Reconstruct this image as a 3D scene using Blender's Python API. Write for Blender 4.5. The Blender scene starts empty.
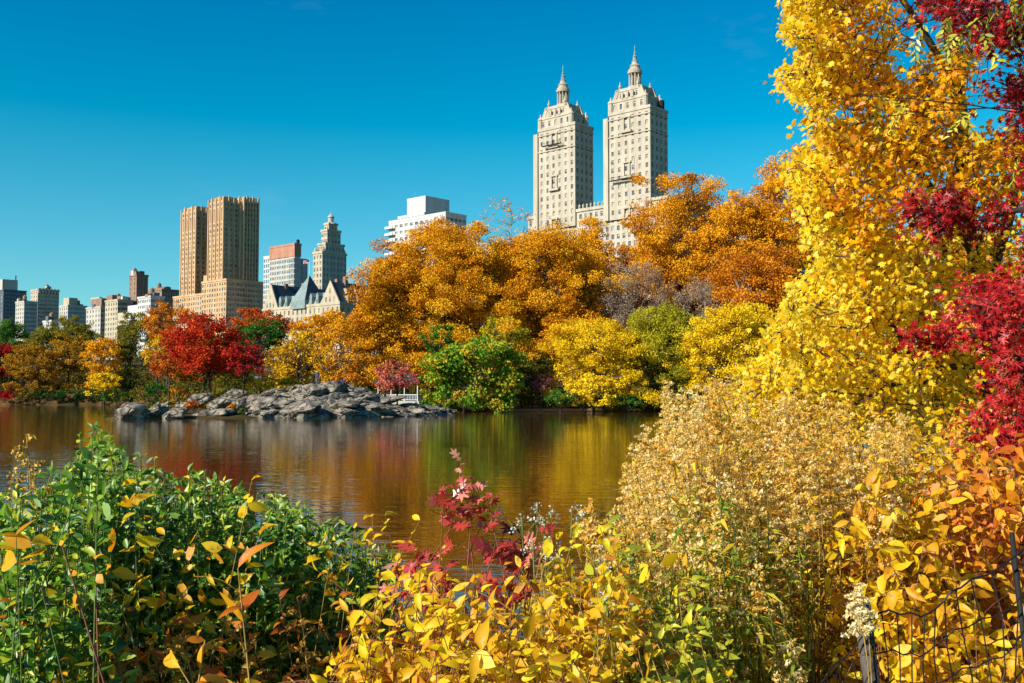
import bpy, math
import numpy as np
from mathutils import Vector, Matrix, Quaternion

R = np.random.default_rng(7)
SC = bpy.context.scene
COL = SC.collection
PI = math.pi
F = 1000.0
CAMZ = 3.0
TH = math.atan(50.5 / F)
PHI = -math.radians(42)

def at(px, py, D):
    u = (px - 512) / F; v = (341.5 - py) / F
    y = math.cos(TH) - v * math.sin(TH); z = math.sin(TH) + v * math.cos(TH)
    return np.array([u / y * D, D, CAMZ + z / y * D])

# ------------------------------------------------------------------ objects
def link(o, parent=None):
    COL.objects.link(o)
    if parent is not None: o.parent = parent
    return o

def tag(o, label=None, cat=None, group=None, kind=None):
    if label: o['label'] = label
    if cat: o['category'] = cat
    if group: o['group'] = group
    if kind: o['kind'] = kind
    return o

def empty(name, loc, label, cat, group=None, rz=0):
    o = bpy.data.objects.new(name, None)
    o.empty_display_size = .3
    link(o); o.location = [float(c) for c in loc]; o.rotation_euler = (0, 0, rz)
    return tag(o, label, cat, group)

def mesh_np(name, V, loops, sizes, mats, parent=None, t=None, mi=None, smooth=False, off=None):
    """one mesh object from flat arrays; coordinates relative to the parent's location"""
    V = np.asarray(V, dtype=np.float32).reshape(-1, 3)
    if off is not None: V = V - np.asarray(off, dtype=np.float32)
    me = bpy.data.meshes.new(name)
    loops = np.asarray(loops, dtype=np.int32).ravel(); sizes = np.asarray(sizes, dtype=np.int32)
    me.vertices.add(len(V)); me.vertices.foreach_set('co', V.ravel())
    me.loops.add(len(loops)); me.loops.foreach_set('vertex_index', loops)
    me.polygons.add(len(sizes))
    st = np.concatenate([[0], np.cumsum(sizes)[:-1]]).astype(np.int32)
    me.polygons.foreach_set('loop_start', st); me.polygons.foreach_set('loop_total', sizes)
    if not isinstance(mats, (list, tuple)): mats = [mats]
    for m in mats: me.materials.append(m)
    if mi is not None: me.polygons.foreach_set('material_index', np.asarray(mi, dtype=np.int32))
    me.polygons.foreach_set('use_smooth', np.full(len(sizes), smooth, dtype=bool))
    if t is not None:
        a = me.attributes.new('t', 'FLOAT', 'POINT'); a.data.foreach_set('value', np.asarray(t, dtype=np.float32))
    me.update(calc_edges=True)
    return link(bpy.data.objects.new(name, me), parent)

class MB:
    """collects quads / polygons in python lists"""
    def __init__(s): s.V = []; s.F = []; s.M = []
    def poly(s, pts, m=0):
        b = len(s.V); s.V += [tuple(map(float, p)) for p in pts]; s.F.append(tuple(range(b, b + len(pts)))); s.M.append(m)
    def box(s, x0, x1, y0, y1, z0, z1, m=0):
        b = len(s.V)
        s.V += [(x0,y0,z0),(x1,y0,z0),(x1,y1,z0),(x0,y1,z0),(x0,y0,z1),(x1,y0,z1),(x1,y1,z1),(x0,y1,z1)]
        for f in ((0,3,2,1),(4,5,6,7),(0,1,5,4),(1,2,6,5),(2,3,7,6),(3,0,4,7)):
            s.F.append(tuple(b + i for i in f)); s.M.append(m)
    def lathe(s, cx, cy, prof, n=16, m=0):
        b = len(s.V)
        for r, z in prof:
            for k in range(n):
                a = 2 * PI * k / n; s.V.append((cx + r * math.cos(a), cy + r * math.sin(a), z))
        for i in range(len(prof) - 1):
            for k in range(n):
                k2 = (k + 1) % n
                s.F.append((b+i*n+k, b+i*n+k2, b+(i+1)*n+k2, b+(i+1)*n+k)); s.M.append(m)
        s.F.append(tuple(b + (len(prof)-1)*n + k for k in range(n))); s.M.append(m)
    def tube(s, pts, rad, n=5, m=0, cap=True):
        pts = [np.asarray(p, float) for p in pts]; b = len(s.V); L = len(pts)
        if not hasattr(rad, '__len__'): rad = [rad] * L
        ref = np.array([0.31, 0.17, 0.93]) if abs((pts[-1]-pts[0])[2]) < .8*np.linalg.norm(pts[-1]-pts[0]) else np.array([1., .2, 0])
        for i in range(L):
            d = pts[min(i+1, L-1)] - pts[max(i-1, 0)]; d = d / (np.linalg.norm(d) + 1e-9)
            x = np.cross(d, ref); x /= np.linalg.norm(x) + 1e-9; y = np.cross(d, x)
            for k in range(n):
                a = 2 * PI * k / n; p = pts[i] + rad[i] * (x * math.cos(a) + y * math.sin(a)); s.V.append((p[0], p[1], p[2]))
        for i in range(L - 1):
            for k in range(n):
                k2 = (k+1) % n
                s.F.append((b+i*n+k, b+i*n+k2, b+(i+1)*n+k2, b+(i+1)*n+k)); s.M.append(m)
        if cap and n > 3:
            s.F.append(tuple(b + (L-1)*n + k for k in range(n))); s.M.append(m)
    def build(s, name, mats, parent=None, smooth=False, off=None):
        if not s.F: return None
        return mesh_np(name, s.V, [i for f in s.F for i in f], [len(f) for f in s.F], mats, parent, mi=s.M, smooth=smooth, off=off)

# ------------------------------------------------------------------ materials
def newmat(name):
    m = bpy.data.materials.new(name); m.use_nodes = True
    nt = m.node_tree; nt.nodes.clear()
    out = nt.nodes.new('ShaderNodeOutputMaterial')
    return m, nt, out
def ramp(nt, stops, fac, interp='LINEAR'):
    r = nt.nodes.new('ShaderNodeValToRGB'); e = r.color_ramp.elements
    r.color_ramp.interpolation = interp
    e[0].position = stops[0][0]; e[0].color = (*stops[0][1], 1)
    e[1].position = stops[-1][0]; e[1].color = (*stops[-1][1], 1)
    for p, c in stops[1:-1]:
        q = e.new(p); q.color = (*c, 1)
    nt.links.new(fac, r.inputs['Fac']); return r
def noise(nt, scale, detail=4, vec=None, rough=.55):
    n = nt.nodes.new('ShaderNodeTexNoise'); n.inputs['Scale'].default_value = scale
    n.inputs['Detail'].default_value = detail; n.inputs['Roughness'].default_value = rough
    if vec is not None: nt.links.new(vec, n.inputs['Vector'])
    return n
def objco(nt):
    return nt.nodes.new('ShaderNodeTexCoord').outputs['Object']

def leafmat(name, cols, trans=.35, gloss=0.0, rough=.4, spots=0):
    """cols: colours over the per-leaf value t"""
    m, nt, out = newmat(name)
    a = nt.nodes.new('ShaderNodeAttribute'); a.attribute_name = 't'
    st = [(i / max(1, len(cols) - 1), c) for i, c in enumerate(cols)]
    r = ramp(nt, st, a.outputs['Fac'])
    if spots:
        nz_ = noise(nt, spots, 3, objco(nt), .6); rs_ = ramp(nt, [(.3, (.45, .30, .22)), (.42, (.9, .88, .84)), (.52, (1, 1, 1))], nz_.outputs[0])
        mm_ = nt.nodes.new('ShaderNodeMixRGB'); mm_.blend_type = 'MULTIPLY'; mm_.inputs[0].default_value = 1
        nt.links.new(r.outputs[0], mm_.inputs[1]); nt.links.new(rs_.outputs[0], mm_.inputs[2]); r = mm_
    d = nt.nodes.new('ShaderNodeBsdfDiffuse'); tr = nt.nodes.new('ShaderNodeBsdfTranslucent')
    mx = nt.nodes.new('ShaderNodeMixShader'); mx.inputs[0].default_value = trans
    nt.links.new(r.outputs[0], d.inputs[0]); nt.links.new(r.outputs[0], tr.inputs[0])
    nt.links.new(d.outputs[0], mx.inputs[1]); nt.links.new(tr.outputs[0], mx.inputs[2])
    res = mx
    if gloss > 0:
        g = nt.nodes.new('ShaderNodeBsdfGlossy'); g.inputs['Roughness'].default_value = rough
        g.inputs[0].default_value = (.9, .95, 1, 1)
        m2 = nt.nodes.new('ShaderNodeMixShader'); m2.inputs[0].default_value = gloss
        nt.links.new(mx.outputs[0], m2.inputs[1]); nt.links.new(g.outputs[0], m2.inputs[2]); res = m2
    nt.links.new(res.outputs[0], out.inputs[0]); return m

def simple(name, col, rough=.8, var=.25, scale=1.0, metal=0, bump=0, spec=.3, col2=None):
    m, nt, out = newmat(name)
    p = nt.nodes.new('ShaderNodeBsdfPrincipled'); p.inputs['Roughness'].default_value = rough
    p.inputs['Metallic'].default_value = metal; p.inputs['Specular IOR Level'].default_value = spec
    c = objco(nt); n = noise(nt, scale, 5, c)
    c2 = col2 or tuple(x * (1 - var) for x in col)
    r = ramp(nt, [(.3, c2), (.7, col)], n.outputs['Fac'])
    nt.links.new(r.outputs[0], p.inputs['Base Color'])
    if bump:
        b = nt.nodes.new('ShaderNodeBump'); b.inputs['Strength'].default_value = bump; b.inputs['Distance'].default_value = .05
        nt.links.new(n.outputs['Fac'], b.inputs['Height']); nt.links.new(b.outputs[0], p.inputs['Normal'])
    nt.links.new(p.outputs[0], out.inputs[0]); return m

def masonry(name, col, col2, course=.6):
    """walls: courses of blocks, weather staining in the colour"""
    m, nt, out = newmat(name)
    p = nt.nodes.new('ShaderNodeBsdfPrincipled'); p.inputs['Roughness'].default_value = .85; p.inputs['Specular IOR Level'].default_value = .2
    c = objco(nt)
    mp = nt.nodes.new('ShaderNodeMapping'); mp.inputs['Scale'].default_value = (.35, .35, .06); nt.links.new(c, mp.inputs[0])
    n = noise(nt, 1.0, 5, mp.outputs[0])
    r = ramp(nt, [(.3, col2), (.62, col)], n.outputs['Fac'])
    n2 = noise(nt, 2.2, 3, c)
    r2 = ramp(nt, [(.3, (.82, .82, .82)), (.7, (1, 1, 1))], n2.outputs['Fac'])
    sx = nt.nodes.new('ShaderNodeSeparateXYZ'); nt.links.new(c, sx.inputs[0])
    mt = nt.nodes.new('ShaderNodeMath'); mt.operation = 'PINGPONG'; mt.inputs[1].default_value = course / 2; nt.links.new(sx.outputs[2], mt.inputs[0])
    gt = nt.nodes.new('ShaderNodeMath'); gt.operation = 'GREATER_THAN'; gt.inputs[1].default_value = .03; nt.links.new(mt.outputs[0], gt.inputs[0])
    r3 = ramp(nt, [(0, (.8, .8, .8)), (1, (1, 1, 1))], gt.outputs[0])
    a = nt.nodes.new('ShaderNodeMixRGB'); a.blend_type = 'MULTIPLY'; a.inputs[0].default_value = 1
    b = nt.nodes.new('ShaderNodeMixRGB'); b.blend_type = 'MULTIPLY'; b.inputs[0].default_value = 1
    nt.links.new(r.outputs[0], a.inputs[1]); nt.links.new(r2.outputs[0], a.inputs[2])
    nt.links.new(a.outputs[0], b.inputs[1]); nt.links.new(r3.outputs[0], b.inputs[2])
    nt.links.new(b.outputs[0], p.inputs['Base Color']); nt.links.new(p.outputs[0], out.inputs[0]); return m

M = {}
M['limestone'] = masonry('limestone', (.50, .435, .35), (.36, .31, .25))
M['tan_brick'] = masonry('tan_brick', (.60, .39, .22), (.42, .26, .14))
M['grey_stone'] = masonry('grey_stone', (.50, .42, .32), (.36, .30, .23))
M['white_brick'] = masonry('white_brick', (.56, .56, .56), (.44, .44, .44))
M['red_brick'] = masonry('red_brick', (.46, .23, .16), (.34, .16, .11))
M['brown_brick'] = masonry('brown_brick', (.30, .19, .14), (.2, .13, .1))
M['cream'] = masonry('cream_brick', (.50, .43, .31), (.36, .30, .22))
M['dark_panel'] = masonry('dark_panel', (.12, .14, .18), (.08, .09, .12))
M['pale_grey'] = masonry('pale_grey', (.5, .47, .42), (.36, .34, .31))
M['slate'] = simple('slate', (.055, .07, .085), .5, .5, .8)
M['copper'] = simple('verdigris_copper', (.22, .29, .29), .55, .35, .6)
M['glass'] = simple('window_glass', (.13, .15, .17), .15, .5, .35, spec=.6)
M['blind'] = simple('window_blind', (.36, .34, .3), .7, .3, .4)
M['bluegl'] = simple('blue_glass', (.12, .27, .38), .1, .4, .3, spec=.8)
M['wframe'] = simple('window_frame', (.3, .28, .25), .6)
M['dark'] = simple('dark_metal', (.02, .018, .018), .7, spec=.15)
M['wire'] = simple('black_wire', (.008, .008, .01), .5, spec=.4)
M['roof'] = simple('flat_roof', (.12, .11, .1), .9)
M['bark'] = simple('bark', (.075, .055, .042), .95, .5, 9, bump=.6)
M['barkd'] = simple('dark_bark', (.035, .025, .02), .95, .5, 3)
M['barkp'] = simple('pale_bark', (.30, .26, .22), .9, .45, 2)
M['twig'] = simple('twig', (.13, .075, .045), .9, .5, 20)
M['bark_red'] = simple('reddish_stem', (.26, .10, .05), .8, .5, 30)
M['stem_y'] = simple('straw_stem', (.42, .26, .07), .8, .5, 30)
M['stem_g'] = simple('green_stem', (.16, .2, .05), .8, .5, 30)
M['post'] = simple('weathered_post', (.13, .115, .10), .95, .6, 14, bump=.8, spec=.1)
M['white'] = simple('white_paint', (.7, .72, .74), .6, .2, 2)
# ------------------------------------------------------------------ camera, light, sky
cam = bpy.data.cameras.new('camera'); cam.sensor_width = 36; cam.lens = 36 * F / 1024
cam.clip_start = .05; cam.clip_end = 9000
co = bpy.data.objects.new('camera', cam); link(co); co.location = (0, 0, CAMZ); co.rotation_euler = (PI / 2 + TH, 0, 0)
SC.camera = co
SUNV = Vector((-.80, -.60, .58)).normalized()
ELEV = math.asin(SUNV.z); AZ = math.atan2(SUNV.x, SUNV.y)
sl = bpy.data.lights.new('sun', 'SUN'); sl.energy = 5.0; sl.angle = math.radians(.5); sl.color = (1, .92, .77)
so = bpy.data.objects.new('sun', sl); link(so); so.rotation_euler = (-SUNV).to_track_quat('-Z', 'Y').to_euler(); so.location = (-50, -50, 80)
w = bpy.data.worlds.new('World'); SC.world = w; w.use_nodes = True
nt = w.node_tree; nt.nodes.clear()
wo = nt.nodes.new('ShaderNodeOutputWorld'); bg = nt.nodes.new('ShaderNodeBackground'); bg.inputs[1].default_value = .083
sk = nt.nodes.new('ShaderNodeTexSky'); sk.sky_type = 'NISHITA'; sk.sun_disc = False
sk.sun_elevation = ELEV; sk.sun_rotation = AZ; sk.air_density = 1.0; sk.dust_density = .25; sk.ozone_density = 2.5
tint = nt.nodes.new('ShaderNodeMixRGB'); tint.blend_type = 'MULTIPLY'; tint.inputs[0].default_value = 1; tint.inputs[2].default_value = (.36, 1.02, 1.0, 1)
hs = nt.nodes.new('ShaderNodeHueSaturation'); hs.inputs['Saturation'].default_value = 1.12; hs.inputs['Value'].default_value = 1.0
# a few faint wisps of high cloud
tc = nt.nodes.new('ShaderNodeTexCoord'); mp = nt.nodes.new('ShaderNodeMapping'); mp.inputs['Scale'].default_value = (2.2, 2.2, 7); mp.inputs['Rotation'].default_value = (.2, .5, .3)
nt.links.new(tc.outputs['Generated'], mp.inputs[0]); nz = noise(nt, 1.6, 6, mp.outputs[0], .6)
cr = ramp(nt, [(.6, (0, 0, 0)), (.95, (.11, .11, .11))], nz.outputs['Fac'])
ad = nt.nodes.new('ShaderNodeMixRGB'); ad.blend_type = 'MIX'; ad.inputs[2].default_value = (7, 7.5, 8, 1)
sxyz = nt.nodes.new('ShaderNodeSeparateXYZ'); nt.links.new(tc.outputs['Generated'], sxyz.inputs[0])
tr_ = ramp(nt, [(.0, (.62, 1.15, 1.02)), (.1, (.54, 1.13, 1.05)), (.2, (.40, 1.05, 1.16)), (.3, (.20, .90, 1.20)), (.42, (.06, .70, 1.14)), (.8, (.12, .62, 1.0))], sxyz.outputs[2]); nt.links.new(tr_.outputs[0], tint.inputs[2]); tr_.color_ramp.interpolation = 'B_SPLINE'
nt.links.new(sk.outputs[0], tint.inputs[1]); nt.links.new(tint.outputs[0], hs.inputs['Color'])
nt.links.new(hs.outputs[0], ad.inputs[1]); nt.links.new(cr.outputs[0], ad.inputs[0])
nt.links.new(ad.outputs[0], bg.inputs[0]); nt.links.new(bg.outputs[0], wo.inputs[0])
SC.view_settings.view_transform = 'Standard'; SC.view_settings.look = 'None'; SC.view_settings.exposure = .68; SC.view_settings.gamma = 1
SC.cycles.max_bounces = 6; SC.cycles.diffuse_bounces = 2; SC.cycles.glossy_bounces = 3; SC.cycles.transmission_bounces = 3
SC.cycles.transparent_max_bounces = 6; SC.cycles.sample_clamp_indirect = 4

# ------------------------------------------------------------------ terrain and lake
LAKE = np.array([(-420,14),(-60,12),(-8,9),(3,8.2),(7,13),(15,30),(32,60),(46,100),(50,140),(42,152),(20,153),(2,155),(-7,152),(-9,142),
                 (-7.5,133),(-15,124),(-25,118),(-34,114),(-46,113),(-48,120),(-50,140),(-60,190),(-90,234),(-300,244),(-420,240)], float)
def lake_sd(x, y):
    """signed distance to the shoreline: positive on land"""
    x = np.asarray(x, float); y = np.asarray(y, float)
    d = np.full(x.shape, 1e9); ins = np.zeros(x.shape, bool); n = len(LAKE)
    for i in range(n):
        ax, ay = LAKE[i]; bx, by = LAKE[(i+1) % n]
        ex, ey = bx-ax, by-ay; tt = np.clip(((x-ax)*ex + (y-ay)*ey) / (ex*ex+ey*ey), 0, 1)
        d = np.minimum(d, np.hypot(x-ax-tt*ex, y-ay-tt*ey))
        c = ((ay > y) != (by > y)) & (x < (bx-ax) * (y-ay) / (by-ay+1e-12) + ax)
        ins ^= c
    return np.where(ins, -d, d)
def ground(x, y):
    x = np.asarray(x, float); y = np.asarray(y, float)
    s = lake_sd(x, y)
    near = y < 60
    bank = 1.45 * (1 - np.exp(-np.maximum(s, 0) / 3.2)) * 1.08
    far = .35 * (1 - np.exp(-np.maximum(s, 0) / 1.2)) + .035 * np.maximum(s, 0)
    far = np.where(y > 150, far + 11 * np.clip((y - 175) / 160, 0, 1) ** 1.3, far)
    land = np.where(near, bank, np.minimum(far, 13.5)) + .12*np.sin(x*.21)*np.cos(y*.17)*np.clip(s/6, 0, 1)
    return np.where(s > 0, land, np.maximum(-1.5, s * .5))
def gz(x, y): return float(ground(np.array([x]), np.array([y]))[0])

def axis(lo, hi, c, fine, n):
    a = np.linspace(-1, 1, n); s = np.sinh(a * 6.2) / math.sinh(6.2)
    v = np.where(s < 0, c + s * (c - lo), c + s * (hi - c)); return v
xs = axis(-3000, 3000, 0, .2, 260)
ys = np.concatenate([np.linspace(-60, -4, 20), np.linspace(-3, 20, 90), np.linspace(21, 108, 50), np.linspace(109, 160, 60), np.linspace(163, 400, 60), np.linspace(430, 5000, 40)])
X, Y = np.meshgrid(xs, ys); Z = ground(X, Y)
nx, ny = len(xs), len(ys)
idx = np.arange(nx*ny).reshape(ny, nx)
q = np.stack([idx[:-1,:-1], idx[:-1,1:], idx[1:,1:], idx[1:,:-1]], -1).reshape(-1, 4)
m, nt, out = newmat('woodland_floor')
p = nt.nodes.new('ShaderNodeBsdfPrincipled'); p.inputs['Roughness'].default_value = .95; p.inputs['Specular IOR Level'].default_value = .1
c = objco(nt); n1 = noise(nt, .25, 8, c, .7); n2 = noise(nt, 14, 6, c, .7)
r1 = ramp(nt, [(.35, (.03, .04, .014)), (.5, (.09, .06, .025)), (.68, (.24, .14, .05))], n1.outputs[0])
r2 = ramp(nt, [(.3, (.45, .4, .35)), (.7, (1.1, 1, .9))], n2.outputs[0])
mu = nt.nodes.new('ShaderNodeMixRGB'); mu.blend_type = 'MULTIPLY'; mu.inputs[0].default_value = 1
nt.links.new(r1.outputs[0], mu.inputs[1]); nt.links.new(r2.outputs[0], mu.inputs[2]); nt.links.new(mu.outputs[0], p.inputs['Base Color'])
b = nt.nodes.new('ShaderNodeBump'); b.inputs['Strength'].default_value = .7; b.inputs['Distance'].default_value = .05
nt.links.new(n2.outputs[0], b.inputs['Height']); nt.links.new(b.outputs[0], p.inputs['Normal']); nt.links.new(p.outputs[0], out.inputs[0])
tag(mesh_np('ground', np.stack([X, Y, Z], -1), q, np.full(len(q), 4), m, smooth=True), 'leaf strewn park ground around the lake', None, kind='structure')

m, nt, out = newmat('lake_water')
p = nt.nodes.new('ShaderNodeBsdfPrincipled'); p.inputs['Roughness'].default_value = .03; p.inputs['IOR'].default_value = 1.6
p.inputs['Base Color'].default_value = (.05, .028, .006, 1); p.inputs['Specular IOR Level'].default_value = .5
c = objco(nt)
def wv(sc, sx, sy, det):
    mp = nt.nodes.new('ShaderNodeMapping'); mp.inputs['Scale'].default_value = (sx, sy, 1); mp.inputs['Rotation'].default_value = (0, 0, .12); nt.links.new(c, mp.inputs[0])
    return noise(nt, sc, det, mp.outputs[0], .5)
a1 = wv(1.0, .55, 1.5, 3); a2 = wv(4.2, .45, 1.0, 2); a3 = wv(.05, 1, 1.6, 2)
mu = nt.nodes.new('ShaderNodeMath'); mu.operation = 'MULTIPLY_ADD'; mu.inputs[1].default_value = .28
nt.links.new(a2.outputs[0], mu.inputs[0]); nt.links.new(a1.outputs[0], mu.inputs[2])
gu = nt.nodes.new('ShaderNodeMapRange'); gu.inputs[1].default_value = .35; gu.inputs[2].default_value = .65; gu.inputs[3].default_value = .25; gu.inputs[4].default_value = .5
nt.links.new(a3.outputs[0], gu.inputs[0])
b = nt.nodes.new('ShaderNodeBump'); b.inputs['Distance'].default_value = .04
nt.links.new(gu.outputs[0], b.inputs['Strength'])
nt.links.new(mu.outputs[0], b.inputs['Height']); nt.links.new(b.outputs[0], p.inputs['Normal']); nt.links.new(p.outputs[0], out.inputs[0])
gx = np.linspace(-420, 60, 25); gy = np.linspace(5, 250, 25); GX, GY = np.meshgrid(gx, gy); ii = np.arange(625).reshape(25, 25)
q = np.stack([ii[:-1,:-1], ii[:-1,1:], ii[1:,1:], ii[1:,:-1]], -1).reshape(-1, 4)
tag(mesh_np('lake_water', np.stack([GX, GY, 0*GX], -1), q, np.full(len(q), 4), m), 'rippled lake water mirroring autumn trees', None, kind='structure')

# ------------------------------------------------------------------ foliage tools
QUAD = (np.array([(-.5,0,0),(0,-.5,0),(.5,0,.0),(0,.55,.0)], float), [(0,1,2,3)])
def tmpl_ovate(w, curl=.12, fold=.12):   # length 1 along +y
    V = [(0,0,0),(-w*.42,.25,fold*w),(-w*.5,.5,fold*w-curl*.2),(-w*.28,.8,-curl*.6),(0,1,-curl),(w*.28,.8,-curl*.6),(w*.5,.5,fold*w-curl*.2),(w*.42,.25,fold*w),(0,.5,-curl*.1)]
    return np.array(V, float), [(0,8,2,1),(2,8,4,3),(0,7,6,8),(6,5,4,8)]
def tmpl_simple(w, curl=.1):
    V = [(0,0,0),(-w*.5,.45,.08*w),(0,1,-curl),(w*.5,.45,.08*w)]
    return np.array(V, float), [(0,3,2,1)]
def tmpl_fan(outline, cup=-.12):
    o = [(x, y, cup * (x*x + (y-.4)**2)) for x, y in outline]
    V = [(0, .4, 0)] + o; n = len(o)
    return np.array(V, float), [(0, 1+i, 1+(i+1) % n) for i in range(n)]
h = [(0,0),(.16,.12),(.45,.05),(.34,.24),(.62,.42),(.38,.48),(.42,.78),(.18,.66),(0,1.0)]
MAPLE = tmpl_fan(h + [(-x, y) for x, y in h[-2:0:-1]])
h = [(0,0),(.06,.12),(.30,.16),(.12,.32),(.42,.44),(.36,.52),(.10,.52),(.36,.74),(.30,.80),(.09,.74),(.0,1.0)]
OAK = tmpl_fan(h + [(-x, y) for x, y in h[-2:0:-1]], -.3)
h = [(0,0),(.1,.1),(.42,.2),(.52,.42),(.38,.6),(.3,.82),(.12,.8),(0,1.0)]
BROAD = tmpl_fan(h + [(-x*.9, y) for x, y in h[-2:0:-1]], -.25)
h = [(0,0),(.06,.1),(.36,-.06),(.16,.18),(.6,.26),(.2,.32),(.42,.72),(.1,.5),(0,1.0)]
LACE = tmpl_fan(h + [(-x, y) for x, y in h[-2:0:-1]], -.2)

def unit(v): return v / (np.linalg.norm(v, axis=-1, keepdims=True) + 1e-9)
def rdir(n, rng): return unit(rng.normal(size=(n, 3)))
def scatter(name, tmpl, pos, ydir, nrm, size, t, mat, parent, off=None, kind=None, smooth=True, vary=0):
    Tv, Tf = tmpl; n = len(pos)
    y = unit(ydir); x = unit(np.cross(y, nrm)); z = np.cross(x, y)
    s = np.asarray(size).reshape(-1, 1, 1) if np.ndim(size) else size
    if len(Tv) > 5:      # leaves differ in breadth and curl
        r_ = np.random.default_rng(n); x = x * r_.uniform(.62, 1.1, (n, 1)); zz_ = z * r_.uniform(-.3, 2.0, (n, 1)); skew = r_.uniform(-.25, .25, (n, 1, 1))
    else: zz_ = z; skew = 0
    V = pos[:, None, :] + s * ((Tv[None, :, 0:1] + skew * Tv[None, :, 1:2] ** 2) * x[:, None, :] + Tv[None, :, 1:2]*y[:, None, :] + Tv[None, :, 2:3]*zz_[:, None, :])
    k = len(Tv); base = (np.arange(n) * k)[:, None]
    fl = np.array([i for f in Tf for i in f]); sz = np.array([len(f) for f in Tf])
    o = mesh_np(name, V, (base + fl[None, :]), np.tile(sz, n), mat, parent, t=np.repeat(t, k), off=off, smooth=smooth)
    if kind: o['kind'] = kind
    return o

def bez(a, c, b, n):
    tt = np.linspace(0, 1, n)[:, None]; return (1-tt)**2*a + 2*tt*(1-tt)*c + tt**2*b

# ------------------------------------------------------------------ far trees
LM = {}
def lm(key, cols, tr=.3):
    LM[key] = leafmat(key + '_leaves', cols, tr); return LM[key]
lm('orange', [(.40,.13,.010),(.66,.27,.012),(.84,.41,.014),(.90,.54,.03)])
lm('honey', [(.42,.14,.010),(.66,.28,.012),(.82,.42,.015),(.88,.54,.03)])
lm('rust', [(.28,.075,.010),(.54,.17,.012),(.74,.28,.014),(.80,.38,.03)])
lm('gold', [(.40,.19,.010),(.64,.35,.012),(.80,.49,.016),(.86,.60,.04)])
lm('amber', [(.16,.08,.014),(.34,.17,.018),(.5,.25,.02),(.58,.33,.03)])
lm('yellow', [(.50,.31,.012),(.76,.48,.014),(.90,.62,.016),(.94,.72,.05)])
lm('olive', [(.06,.07,.012),(.15,.15,.02),(.27,.23,.025),(.42,.31,.03)])
lm('limeyellow', [(.16,.17,.015),(.34,.31,.02),(.52,.44,.02),(.64,.52,.04)])
lm('green', [(.012,.05,.012),(.03,.11,.02),(.06,.18,.025),(.16,.26,.03)])
lm('greenmix', [(.015,.06,.012),(.04,.14,.018),(.09,.24,.02),(.25,.38,.03),(.45,.46,.03),(.60,.20,.02)])
lm('red', [(.22,.012,.008),(.44,.03,.014),(.62,.055,.02),(.70,.13,.025)])
lm('crimson', [(.16,.008,.012),(.36,.015,.018),(.52,.03,.03),(.60,.07,.05)])
lm('redorange', [(.3,.035,.012),(.5,.09,.018),(.64,.16,.02),(.7,.24,.03)])
lm('pink', [(.4,.05,.05),(.6,.12,.1),(.66,.2,.14),(.66,.3,.1)])
lm('purple', [(.08,.02,.03),(.18,.05,.06),(.28,.09,.09),(.34,.16,.12)])
lm('greytwig', [(.2,.15,.12),(.3,.23,.18),(.42,.28,.18),(.5,.3,.1)])
lm('shrubgreen', [(.02,.05,.012),(.05,.11,.02),(.1,.17,.03),(.2,.22,.03)])

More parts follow.
